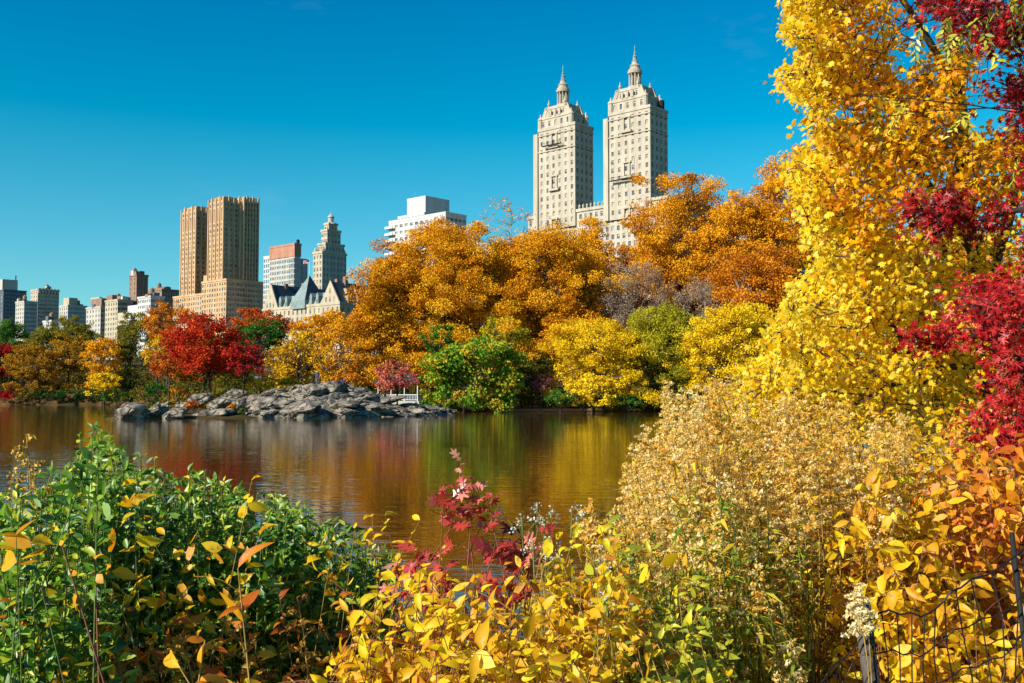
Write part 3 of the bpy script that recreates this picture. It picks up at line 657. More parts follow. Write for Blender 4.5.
def hang(label, x0, x1, zz):
    # suspended work platform hung on the tower face
    c, s_ = math.cos(PHI), math.sin(PHI)
    def wp(x, y): return (B.c[0] + x*c - y*s_, B.c[1] + x*s_ + y*c)
    wx, wy = wp(x0, -1.6)
    r = empty('suspended_platform', (wx, wy, B.g + zz), label, 'scaffold', rz=PHI)
    L = x1 - x0; m_ = MB(); m_.box(0, L, -.5, .5, -.15, .15); m_.build('deck', M['dark'], r)
    m_ = MB()
    for k in range(7): m_.tube([(L*k/6, -.5, 0), (L*k/6, -.5, 1.1)], .06, 4)
    m_.tube([(0, -.5, 1.1), (L, -.5, 1.1)], .06, 4); m_.build('guard_rail', M['dark'], r)
    m_ = MB(); m_.tube([(.5, .3, .1), (.5, .3, 8)], .05, 4); m_.tube([(L-.5, .3, .1), (L-.5, .3, 8)], .05, 4); m_.build('cable', M['dark'], r)
hang('dark work platform hanging high on the left stone tower', -SP - w_ + 6, -SP - 6, zt - 7.4)
hang('long dark work platform halfway up the right stone tower', -w_ + 4, -6, zt - 27)

# --- tan art deco twin tower block
B = Bld('apartment_building', 'tan art deco block with two fluted flat topped towers', 221, 620)
def deco(B, x0, x1, y0, y1, zb, zt, pf, ps):
    B.block('tower', 'tan_brick', x0, x1, y0, y1, zb, zt - 3, pf, ps, 1.5, 1.9, 3.2, cornice=0)
    n = pf + 1
    for k in range(n):
        xx = x0 + (x1 - x0) * k / (n - 1); B.box('pier', 'tan_brick', xx - .42, xx + .42, y0 - .6, y0 - .004, zb + 3, zt - (0 if k % 2 else 1.2))
    n = ps + 1
    for k in range(n):
        yy = y0 + (y1 - y0) * k / (n - 1); B.box('pier', 'tan_brick', x1 + .004, x1 + .6, yy - .42, yy + .42, zb + 3, zt - (0 if k % 2 else 1.2))
    for k in range(pf):
        xx = x0 + (x1 - x0) * (k + .5) / pf; B.box('crown_niche', 'brown_brick', xx - .8, xx + .8, y0 - .05, y0 - .002, zt - 16, zt - 9)
    B.box('crown', 'tan_brick', x0 + .8, x1 - .8, y0 + .8, y1 - .8, zt - 3, zt - .5)
zt = B.z(195); w1 = B.wfor(206.5)
deco(B, -w1, 0, 0, 11, B.z(285), zt, 4, 3)
dR = B.dfor(256)
deco(B, -w1 + 3, 1.5, 11, dR * .52, B.z(285), zt - 4, 4, 4)
deco(B, -w1 + 2, 2.6, dR * .52, dR - 1.5, B.z(285), zt + 1.2, 4, 5)
xl1 = -B.wfor(191); xl0 = -B.wfor(176.5)
ztl = zt - 1.5
deco(B, xl0, xl1, 2, 13, B.z(300), ztl, 4, 3)
deco(B, xl0 + 2, xl1 + 2.5, 13, 34, B.z(300), ztl - 1, 4, 6)
z2 = B.z(281)
B.block('wall', 'tan_brick', -w1 - 2, 9, -3, B.dfor(303), 0, z2, 10, 34, 1.5, 1.9, 3.2, cornice=.3)
B.block('wall', 'tan_brick', xl0 - 4, -w1 - 2.2, -1, 40, 0, B.z(292), 14, 10, 1.5, 1.9, 3.2, cornice=.3)
for k in range(3): B.box('setback_terrace', 'tan_brick', -w1 - 6 - k * 2.5, -w1 - 2.3, .5 + k, 20, B.z(292), B.z(292) + 12 - 3.6 * k)
B.box('water_tank_house', 'dark', 4, 12, dR + 12, dR + 26, z2, z2 + 9)
B.finish()

# --- glass and brick slab
B = Bld('office_building', 'blue glass and red brick slab behind the copper roofs', 293, 590)
w1 = B.wfor(268); z1 = B.z(244)
B.block('brick_crown', 'red_brick', -w1, 0, 0, B.dfor(300), B.z(256), z1, 5, 3, .5, .5, 6, cornice=.2)
B.block('wall', 'pale_grey', -w1, -6, .4, 14, 0, B.z(256), 8, 4, 1.8, 1.8, 3.2, 'bluegl', cornice=0)
B.block('glass_bay', 'pale_grey', -6, -.3, .3, B.dfor(300) - .4, 0, B.z(256), 3, 6, 1.7, 2.5, 3.2, 'bluegl', cornice=0)
B.block('annex', 'white_brick', -w1 - 9, -w1 - .1, 2, 14, 0, B.z(252), 4, 3, 1.5, 2.2, 3.2, 'bluegl', cornice=.1)
B.mb('rooftop_vent', 'dark').lathe(-5, 6, [(1, z1), (1, z1 + 3.5), (.3, z1 + 4)], 8)
B.mb('antenna', 'dark').tube([(-w1 - 1, 4, B.z(252)), (-w1 - 1, 4, B.z(246))], .3, 5)
B.finish()

# --- stepped stone tower with lantern
B = Bld('apartment_tower', 'grey stone stepped tower with a small lantern on top', 321, 530)
w1 = B.wfor(312); dd = B.dfor(345.5)
B.block('wall', 'grey_stone', -w1, 0, 0, dd, 0, B.z(252), 3, 7, 1.4, 1.9, 3.3)
B.block('setback', 'grey_stone', -w1 + .9, -.5, 2.5, dd - 1.2, B.z(252), B.z(243), 3, 6, 1.2, 1.9, 3.3)
B.block('setback', 'grey_stone', -w1 + 1.7, -1.1, 4, dd - 3.2, B.z(243), B.z(229), 3, 4, 1.3, 1.9, 3.3)
B.block('setback', 'grey_stone', -w1 + 2.4, -1.8, 5.5, dd - 5, B.z(229), B.z(222), 2, 3, 1.0, 1.9, 3.3)
for sx, sy in ((-w1 + .8, 1), (-.8, 1), (-.8, dd - 1), (-w1 + .8, dd - 1)):
    B.mb('finial', 'grey_stone').lathe(sx, sy, [(.9, B.z(253)), (.9, B.z(249)), (.1, B.z(246))], 6)
cx, cy = -w1 / 2 + .3, (dd + .5) / 2; zl = B.z(222)
B.mb('lantern', 'pale_grey').lathe(cx, cy, [(3.4, zl), (2.6, zl + 1), (1.5, zl + 1.3), (1.5, zl + 3.6), (1.9, zl + 3.9), (1.6, zl + 4.6), (.6, zl + 5.6), (.2, zl + 6), (.04, zl + 7.5)], 12)
B.finish()

# --- gabled house with slate and copper roofs
B = Bld('apartment_house', 'steep roofed house with cream gables and verdigris copper centre', 339, 455)
w1 = B.wfor(262); zw = B.z(303); zr = B.z(279); dp = 52
B.block('wall', 'cream', -w1, 0, 0, dp, 0, zw, 18, 15, 1.2, 2.2, 3.6, cornice=.3)
def gable(x0, x1, y0, y1, z0, zp, wall, roof, fw=.0):
    cx = (x0 + x1) / 2
    g_ = B.mb('gable', wall); t_ = .6
    g_.poly([(x0, y0 - fw, z0), (x1, y0 - fw, z0), (cx, y0 - fw, zp)]); g_.poly([(x1, y0 + t_, z0), (x0, y0 + t_, z0), (cx, y0 + t_, zp)])
    g_.poly([(x0, y0-fw, z0), (cx, y0-fw, zp), (cx, y0+t_, zp), (x0, y0+t_, z0)]); g_.poly([(cx, y0-fw, zp), (x1, y0-fw, z0), (x1, y0+t_, z0), (cx, y0+t_, zp)])
    r_ = B.mb('slope_roof', roof); e = .35
    r_.poly([(x0 + e, y0 + t_, z0), (cx, y0 + t_, zp - .6), (cx, y1, zp - .6), (x0 + e, y1, z0)]); r_.poly([(cx, y0 + t_, zp - .6), (x1 - e, y0 + t_, z0), (x1 - e, y1, z0), (cx, y1, zp - .6)])
    r_.poly([(x1 - e, y1, z0), (x0 + e, y1, z0), (cx, y1, zp - .6)])
    n = 3
    for k in range(n):
        xx = cx + (k - 1) * (x1 - x0) * .2; B.wins.append((np.array([xx, y0 - fw - .08, z0 + 2.2]), 0, 1.1, 2.4, 'glass'))
    B.wins.append((np.array([cx, y0 - fw - .08, z0 + 6.2]), 0, 1.0, 2.2, 'glass'))
gable(-14.5, 0, 0, dp, zw, zr, 'cream', 'slate', 0.0)
gable(-w1, -w1 + 13, 0, dp, zw, B.z(284, y=495), 'cream', 'slate', 0.0)
# middle: copper mansard and copper pyramid
xm0, xm1 = -w1 + 13, -14.5
m_ = B.mb('mansard', 'copper')
zm = zw + 6
m_.poly([(xm0, .2, zw), (xm1, .2, zw), (xm1, 3, zm), (xm0, 3, zm)])
rs = B.mb('slope_roof', 'slate'); rs.poly([(xm0, 3, zm), (xm1, 3, zm), (xm1, 12, zr - 4), (xm0, 12, zr - 4)]); rs.poly([(xm0, 12, zr - 4), (xm1, 12, zr - 4), (xm1, dp, zr - 4.2), (xm0, dp, zr - 4.2)])
px0, px1 = -w1 + 25, -w1 + 36; pc = (px0 + px1) / 2; zp = B.z(274.6, y=478)
mm = B.mb('pyramid_roof', 'copper'); ms = B.mb('pyramid_shade_side', 'slate')  # copper roof's side away from the sun uses dark slate: shade as colour
mm.box(px0, px1, -1, 12, zw - 1, zw + 3)
for a, b in (((px0, -1), (px1, -1)), ((px1, -1), (px1, 12)), ((px1, 12), (px0, 12)), ((px0, 12), (px0, -1))):
    (mm if a[1] == b[1] == -1 or a[1] == 12 else ms).poly([(a[0], a[1], zw + 3), (b[0], b[1], zw + 3), (pc, 5.5, zp)])
for xx in np.linspace(xm0 + 2, xm1 - 2, 7):
    if px0 - 1 < xx < px1 + 1: continue
    dm = B.mb('dormer', 'copper'); dm.box(xx - .9, xx + .9, -.3, 3.5, zw + .6, zw + 4.2)
    dm.poly([(xx - 1.1, -.3, zw + 4.2), (xx + 1.1, -.3, zw + 4.2), (xx, -.3, zw + 6)]); dm.poly([(xx - 1.1, -.3, zw + 4.2), (xx, -.3, zw + 6), (xx, 3.5, zw + 6), (xx - 1.1, 3.5, zw + 4.2)]); dm.poly([(xx + 1.1, -.3, zw + 4.2), (xx + 1.1, 3.5, zw + 4.2), (xx, 3.5, zw + 6), (xx, -.3, zw + 6)])
    B.wins.append((np.array([xx, -.42, zw + 2.4]), 0, 1.0, 2.2, 'glass'))
for yy in np.linspace(6, dp - 4, 8):      # dormers on the long slate side
    for j, (xo, zo) in enumerate(((-1.6, zw + 1.5), (-3.8, zw + 5.0))):
        B.box('dormer', 'cream', xo - 1.6, xo + 1.0, yy - .8 + j, yy + .8 + j, zo, zo + 2.4); B.wins.append((np.array([xo + 1.08, yy + j, zo + 1.2]), PI/2, 1.0, 1.7, 'glass'))
for xx, yy in ((-7.2, 9), (-7.2, 24), (-7.2, 40), (-w1 + 6.5, 9), (xm1 - 4, 13), (xm0 + 3, 13)):
    B.box('chimney', 'brown_brick', xx - .9, xx + .9, yy - .9, yy + .9, zr - 7, zr + 2.4)
for xx in (-7.2, -w1 + 6.5): B.mb('finial', 'slate').tube([(xx, .3, zr - 1), (xx, .3, zr + 2.2)], [.3, .05], 5)
# side gables facing the shaded street
for yc in (20, 40):
    g_ = B.mb('side_gable', 'cream'); g_.poly([(.25, yc - 5, zw), (.25, yc + 5, zw), (.25, yc, zw + 8)]); rs = B.mb('slope_roof', 'slate'); rs.poly([(.25, yc - 5, zw), (.25, yc, zw + 8), (-6, yc, zw + 8)]); rs.poly([(.25, yc, zw + 8), (.25, yc + 5, zw), (-6, yc, zw + 8)])
B.finish()
# flag
c, s_ = math.cos(PHI), math.sin(PHI); fx = B.c[0] + pc*c - 5.5*s_; fy = B.c[1] + pc*s_ + 5.5*c
r = empty('flagpole', (fx, fy, B.g + zp), 'white flagpole with a small flag above the copper pyramid roof', 'flag')
m_ = MB(); m_.tube([(0, 0, -1), (0, 0, 8)], [.16, .09], 6); m_.build('pole', M['white'], r)
MF = [simple('flag_red', (.5, .03, .04), .9), simple('flag_white', (.7, .7, .7), .9), simple('flag_blue', (.03, .05, .25), .9)]
m_ = MB()
for i in range(7):
    for k in range(6):
        xa, xb = -k * .5, -(k + 1) * .5; f_ = lambda x: .15 * math.sin(x * 3) ; za = 5.6 + i * .26; dr = lambda x: x * .12
        m_.poly([(xa, f_(xa), za + dr(xa)), (xb, f_(xb), za + dr(xb)), (xb, f_(xb), za + .26 + dr(xb)), (xa, f_(xa), za + .26 + dr(xa))], 2 if (k < 3 and i > 2) else (0 if i % 2 == 0 else 1))
m_.build('flag', MF, r)

# --- white apartment slab with balconies
B = Bld('apartment_building', 'white brick apartment slab with stacked balconies and penthouse', 445, 420)
w1 = B.wfor(388); d1 = B.dfor(466); z1 = B.z(213)
B.block('wall', 'white_brick', -w1, 0, 0, d1, 0, z1, 11, 5, 1.9, 1.3, 2.95, cornice=.08)
pw0 = -B.wfor(401); pw1 = -B.wfor(418)
B.block('penthouse', 'white_brick', -w1 * .79, -w1 * .46, 4, d1 + 6, z1, z1 + 9.6, 1, 3, .6, .6, 20, cornice=.05)
B.block('penthouse', 'white_brick', -w1 * .9, -w1 * .42, 2, d1 - 2, z1, z1 + 2.6, 8, 4, 1.6, 1.4, 2.2, cornice=0)
B.mb('antenna', 'wframe').tube([(-w1 * .7, 6, z1 + 9), (-w1 * .7, 6, z1 + 13.5)], .13, 5)
for r_ in range(16):
    zz = z1 - 3.2 - r_ * 2.95
    for xa, xb in ((-w1 - 1.0, -w1 + 4.2), (-6.8, -2.0)):
        B.box('balcony', 'white_brick', xa, xb, -1.7, -.01, zz, zz + .2); B.box('balcony', 'white_brick', xa, xb, -1.7, -1.6, zz + .2, zz + 1.15)
B.finish()

# --- smaller blocks on the left skyline, each its own thing
def blockb(name, label, pc, D, pl, pr, yt, mat, cf, cs, extra=(), glass='glass', ww=1.6, wh=1.8):
    B = Bld(name, label, pc, D); w1 = B.wfor(pl); d1 = B.dfor(pr)
    B.block('wall', mat, -w1, 0, 0, d1, 0, B.z(yt), cf, cs, ww, wh, 3.4, glass)
    for e in extra:
        part, em, fx0, fx1, fy0, fy1, ya, yb = e
        B.box(part, em, -w1 + fx0 * w1, -w1 + fx1 * w1, fy0 * d1, fy1 * d1, B.z(ya), B.z(yb))
    zt_ = B.z(yt); q = B.R
    for k in range(3):
        ax_ = -w1 * q.uniform(.15, .85); ay_ = d1 * q.uniform(.15, .85); hh = q.uniform(1.5, 4)
        B.box('roof_house', ['brown_brick', 'pale_grey', 'dark_panel'][k], ax_ - q.uniform(1, 2.5), ax_ + q.uniform(1, 2.5), ay_ - 1.8, ay_ + 1.8, zt_ + .01, zt_ + hh)
    tx_ = -w1 * q.uniform(.2, .8); ty_ = d1 * q.uniform(.2, .8)
    B.mb('water_tank', 'brown_brick').lathe(tx_, ty_, [(.2, zt_), (.2, zt_ + 2.2), (1.5, zt_ + 2.3), (1.5, zt_ + 5), (.1, zt_ + 6.2)], 10)
    return B, w1, d1
B, w1, d1 = blockb('office_building', 'dark glass tower with grey crown at the left edge', 1, 900, -22, 24.5, 290, 'dark_panel', 6, 12, [('crown', 'pale_grey', .2, .9, .05, .72, 290, 278.5)], glass='glass', ww=2.2, wh=2)
B.mb('antenna', 'dark').tube([(-4, 12, B.z(279)), (-4, 12, B.z(274))], .5, 5); B.finish()
blockb('apartment_building', 'low pale block in front of the crenellated tower', 22, 800, 14, 36, 301.5, 'pale_grey', 4, 6)[0].finish()
B, w1, d1 = blockb('office_building', 'grey brown tower with crenellated top at left', 35.5, 850, 29, 57.5, 289.5, 'grey_stone', 3, 9)
for k in range(7): B.box('crown_block', 'grey_stone', .1, .9, d1 * (k + .15) / 7, d1 * (k + .8) / 7, B.z(293), B.z(288)) 
B.mb('tank', 'dark').lathe(-4, 10, [(2, B.z(290)), (2, B.z(287)), (.2, B.z(285.5))], 8); B.finish()
blockb('apartment_building', 'pale block with square penthouse left of the stepped whites', 66, 830, 58, 85.5, 305.5, 'pale_grey', 4, 8, [('penthouse', 'grey_stone', .3, 1, .05, .5, 305.5, 297.5), ('tank_house', 'brown_brick', .1, .8, .6, .9, 305.5, 303)])[0].finish()
blockb('apartment_building', 'small low whitish block peeking over olive trees', 50, 640, 42, 57, 321, 'white_brick', 4, 4)[0].finish()
blockb('apartment_building', 'whitish block with a dark rooftop house', 99, 700, 85, 112, 307, 'pale_grey', 5, 6, [('penthouse', 'brown_brick', .3, 1, .05, .5, 307, 298), ('penthouse', 'grey_stone', .2, .8, .1, .35, 298, 296.5)])[0].finish()
blockb('apartment_building', 'brown roofed block with a row of chimneys', 116, 680, 104, 132, 300, 'cream', 5, 7, [('penthouse', 'brown_brick', .1, .55, .0, .3, 300, 294), ('penthouse', 'white_brick', .6, 1, .3, .7, 300, 296)])[0].finish()
blockb('apartment_tower', 'narrow brick tower rising over the stepped white block', 134.5, 690, 127.5, 146.5, 275, 'brown_brick', 2, 4, ww=1.1)[0].finish()
blockb('apartment_building', 'stepped white apartment block left of the tan towers', 149, 600, 136.5, 163, 296.5, 'white_brick', 6, 6, [('setback', 'white_brick', -.9, -.02, .1, .9, 318, 303), ('setback', 'cream', -1.8, -.92, .2, .95, 322, 309)])[0].finish()
blockb('apartment_building', 'dark brown rooftop block touching the tan towers', 160, 720, 146, 178, 289.5, 'brown_brick', 5, 7, [('penthouse', 'brown_brick', .2, .9, .2, .6, 289.5, 286.5)])[0].finish()
blockb('apartment_building', 'brown stone turreted house left of the big orange tree', 381, 440, 370, 390, 268, 'brown_brick', 3, 4, [('turret', 'cream', .6, .95, .02, .3, 268, 262)])[0].finish()
blockb('apartment_building', 'pale apartment house seen through gaps in the tall oaks', 765, 350, 706, 800, 224, 'cream', 12, 12)[0].finish()
# ------------------------------------------------------------------ rocks
m, nt, out = newmat('schist')
p = nt.nodes.new('ShaderNodeBsdfPrincipled'); p.inputs['Roughness'].default_value = .75; p.inputs['Specular IOR Level'].default_value = .35
c = objco(nt); n1 = noise(nt, .9, 8, c, .65); n2 = noise(nt, 2.6, 8, c, .75)
r1 = ramp(nt, [(.38, (.035, .032, .03)), (.46, (.18, .155, .125)), (.6, (.50, .415, .31))], n1.outputs[0])
r2 = ramp(nt, [(.35, (.6, .6, .6)), (.65, (1, 1, 1))], n2.outputs[0])
mu = nt.nodes.new('ShaderNodeMixRGB'); mu.blend_type = 'MULTIPLY'; mu.inputs[0].default_value = 1
nt.links.new(r1.outputs[0], mu.inputs[1]); nt.links.new(r2.outputs[0], mu.inputs[2]); nt.links.new(mu.outputs[0], p.inputs['Base Color'])
b = nt.nodes.new('ShaderNodeBump'); b.inputs['Strength'].default_value = 1; b.inputs['Distance'].default_value = .3
vr = nt.nodes.new('ShaderNodeTexVoronoi'); vr.feature = 'DISTANCE_TO_EDGE'; vr.inputs['Scale'].default_value = .7
vm = nt.nodes.new('ShaderNodeMapping'); vm.inputs['Scale'].default_value = (.6, 1, 1.7); vm.inputs['Rotation'].default_value = (.2, .5, .3); nt.links.new(c, vm.inputs[0]); nt.links.new(vm.outputs[0], vr.inputs['Vector'])
vc = ramp(nt, [(0, (0, 0, 0)), (.07, (1, 1, 1))], vr.outputs[0]); va = nt.nodes.new('ShaderNodeMath'); va.operation = 'ADD'; nt.links.new(vc.outputs[0], va.inputs[0]); nt.links.new(n2.outputs['Fac'], va.inputs[1])
nt.links.new(va.outputs[0], b.inputs['Height']); nt.links.new(b.outputs[0], p.inputs['Normal']); nt.links.new(p.outputs[0], out.inputs[0])
M['schist'] = m

def lump(rng, sub_=4, npl=22):
    import bmesh
    bm = bmesh.new(); bmesh.ops.create_icosphere(bm, subdivisions=sub_, radius=1)
    pl = unit(rng.normal(size=(npl, 3))); dd_ = rng.uniform(.55, .9, npl); a = rng.normal(size=(5, 3)) * 3.2
    V = np.array([v.co[:] for v in bm.verts]); Fc = np.array([[v.index for v in f.verts] for f in bm.faces]); bm.free()
    k = V @ pl.T; s_ = np.where(k > dd_, dd_ / np.maximum(k, 1e-6), 1).min(1)
    n_ = np.sin(V @ a.T + np.arange(5)).sum(1) * .012 - np.abs(np.sin(V @ a.T * 1.6 + 1)).sum(1) * .022
    return V * (s_ + n_)[:, None], Fc
def outcrop():
    rng = np.random.default_rng(5)
    x = np.arange(-36, -5.6, .2); y = np.arange(111, 143, .2); X, Y = np.meshgrid(x, y)
    pxs = [228, 240, 250, 262, 280, 300, 315, 340, 360, 375, 385, 395, 420, 440, 448, 456]
    tops = [412, 401, 394, 392, 388, 381.5, 379, 381, 385.5, 390.5, 398, 402.5, 404.5, 407, 412, 424]
    fy = [117.5, 117, 116.5, 116.3, 116, 116, 116.2, 117, 118.5, 119.5, 120.5, 121.5, 125, 129, 131.5, 133]
    def env(X, Y):
        U = X / Y * F + 512
        T = np.interp(U, pxs, tops); YF = np.interp(U, pxs, fy) + .5 * np.sin(X * 1.1) + .3 * np.sin(X * 2.7 + 1)
        t = Y - YF; ridge = np.interp(U, [228, 300, 380, 400, 460], [9, 9, 7, 4.5, 3.5])
        hz = CAMZ + (392 - T) / F * (YF + ridge); q = np.clip(t / ridge, 0, 3)
        prof = np.where(q < 1, .12 + .88 * q ** .75, 1 - .45 * np.clip(q - 1, 0, 1.6) ** 1.4)
        return np.where((t < 0) | (U < 228) | (U > 456) | (q > 2.5), -.7, hz * prof), q, hz, U
    Z, q, hz, U = env(X, Y); Zb = np.where(Z > -.6, Z * .93 - .28 + .12 * np.sin(X * 2.1 + Y) * np.sin(Y * 1.7), -.9)
    nx, ny = len(x), len(y); ii = np.arange(nx*ny).reshape(ny, nx)
    qd = np.stack([ii[:-1,:-1], ii[:-1,1:], ii[1:,1:], ii[1:,:-1]], -1).reshape(-1, 4)
    keep = Zb.ravel()[qd].max(1) > -.8; qd = qd[keep]
    Vs = [np.stack([X, Y, Zb], -1).reshape(-1, 3)]; L = [qd.ravel()]; Sz = [np.full(len(qd), 4)]; nb = len(Vs[0]); tip = []
    cells = [(big, rng.uniform(-34, -7), rng.uniform(112, 138)) for big in [1] * 500 + [0] * 420]
    placed = []
    for big, cx, cy in cells:
        z, q_, h_, u_ = [float(v) for v in env(np.array(cx), np.array(cy))]
        if z < -.3 or q_ > 1.7: continue
        w_ = (rng.uniform(2.2, 5.2) if big else rng.uniform(.7, 1.7)) * min(1, .35 + h_ / 4.5)
        if any((cx-a_) ** 2 / (w_ + c_) ** 2 * 2.4 + (cy-b_) ** 2 / (w_ + c_) ** 2 * 6 < (.8 if big else .5) for a_, b_, c_ in placed): continue
        placed.append((cx, cy, w_))
        V, Fc = lump(rng, 4 if big else 3); V = V * np.array([w_, w_ * .62, w_ * rng.uniform(.26, .42)])
        ay = rng.uniform(-.35, .12); ca, sa = math.cos(ay), math.sin(ay); V = np.stack([V[:, 0]*ca + V[:, 2]*sa, V[:, 1], -V[:, 0]*sa + V[:, 2]*ca], 1)
        az = rng.uniform(-.5, .5); ca, sa = math.cos(az), math.sin(az); V = np.stack([V[:, 0]*ca - V[:, 1]*sa, V[:, 0]*sa + V[:, 1]*ca, V[:, 2]], 1)
        V = V + np.array([cx, cy, z * .97 - V[:, 2].max() * rng.uniform(.72, .98) + .05])
        Vs.append(V); L.append((Fc + nb).ravel()); Sz.append(np.full(len(Fc), 3)); nb += len(V); tip.append(V)
    o = mesh_np('rock_outcrop', np.concatenate(Vs), np.concatenate(L), np.concatenate(Sz), M['schist'])
    tag(o, 'large cracked grey rock outcrop sloping into the lake', 'rock')
    return np.concatenate(tip)
OV = outcrop()
def rock_top(px, D):
    X = at(px, 400, D)[0]; k = np.hypot(OV[:, 0] - X, OV[:, 1] - D) < .35; return X, float(OV[k, 2].max()) if k.any() else float(ground(np.array([X]), np.array([D]))[0]) + 3.2

def boulder(label, px, yt, yb, hw, D, seed, group=None):
    rng = np.random.default_rng(seed)
    c = at(px, (yt + yb) / 2, D); rx = hw * D / F; rz = (yb - yt) / 2 * D / F * 1.25
    import bmesh
    bm = bmesh.new(); bmesh.ops.create_icosphere(bm, subdivisions=4, radius=1)
    pl = unit(rng.normal(size=(16, 3))); dd_ = rng.uniform(.62, .95, 16)
    a = rng.normal(size=(4, 3)) * 3
    for v in bm.verts:
        p_ = np.array(v.co); k = pl @ p_; s_ = 1.0
        for i in range(16):
            if k[i] > dd_[i]: s_ = min(s_, dd_[i] / k[i])
        n_ = sum(math.sin(a[i] @ p_ + i) for i in range(4)) * .05
        v.co = Vector(p_ * (s_ + n_))
    for v in bm.verts: v.co = Vector((v.co.x * rx + v.co.z * rx * .25, v.co.y * rx * .75, v.co.z * rz))
    me = bpy.data.meshes.new('boulder'); bm.to_mesh(me); bm.free(); me.materials.append(M['schist'])
    o = link(bpy.data.objects.new('boulder', me)); o.location = (c[0], D, c[2] - rz * .1); tag(o, label, 'rock', group)
for k, a in enumerate([
    ('long smooth boulder at the left tip of the rocky point', 128, 403, 421, 16, 112.5),
    ('upright grey boulder second from the left tip', 155, 403, 417, 8, 115),
    ('low dark boulder beside the upright grey one', 144, 408, 419, 8, 113.5),
    ('pale triangular boulder in the middle of the rubble', 164, 401, 416, 7, 116),
    ('flat dark slab at the waterline right of the upright boulder', 175, 409, 419, 13, 113.6),
    ('pale boulder under the left edge of the red maple', 182, 401, 413, 10, 118),
    ('broad flat slab below the red maple trunk', 213, 408, 418, 20, 116.5),
    ('tan slab leaning behind the broad flat slab', 222, 396, 409, 15, 121),
    ('grey slab left of the crimson maple trunk', 202, 392, 404, 13, 124),
    ('dark block where the rubble meets the big rock', 238, 397, 412, 9, 118.5),
    ('pale slab on the slope behind the crimson maple', 236, 388, 400, 14, 127),
    ('small white stone at the waterline', 167, 413, 420, 4, 112.8),
    ('small stone between the first two boulders', 139, 413, 420, 6, 112.6)]):
    boulder(*a, 40 + k)

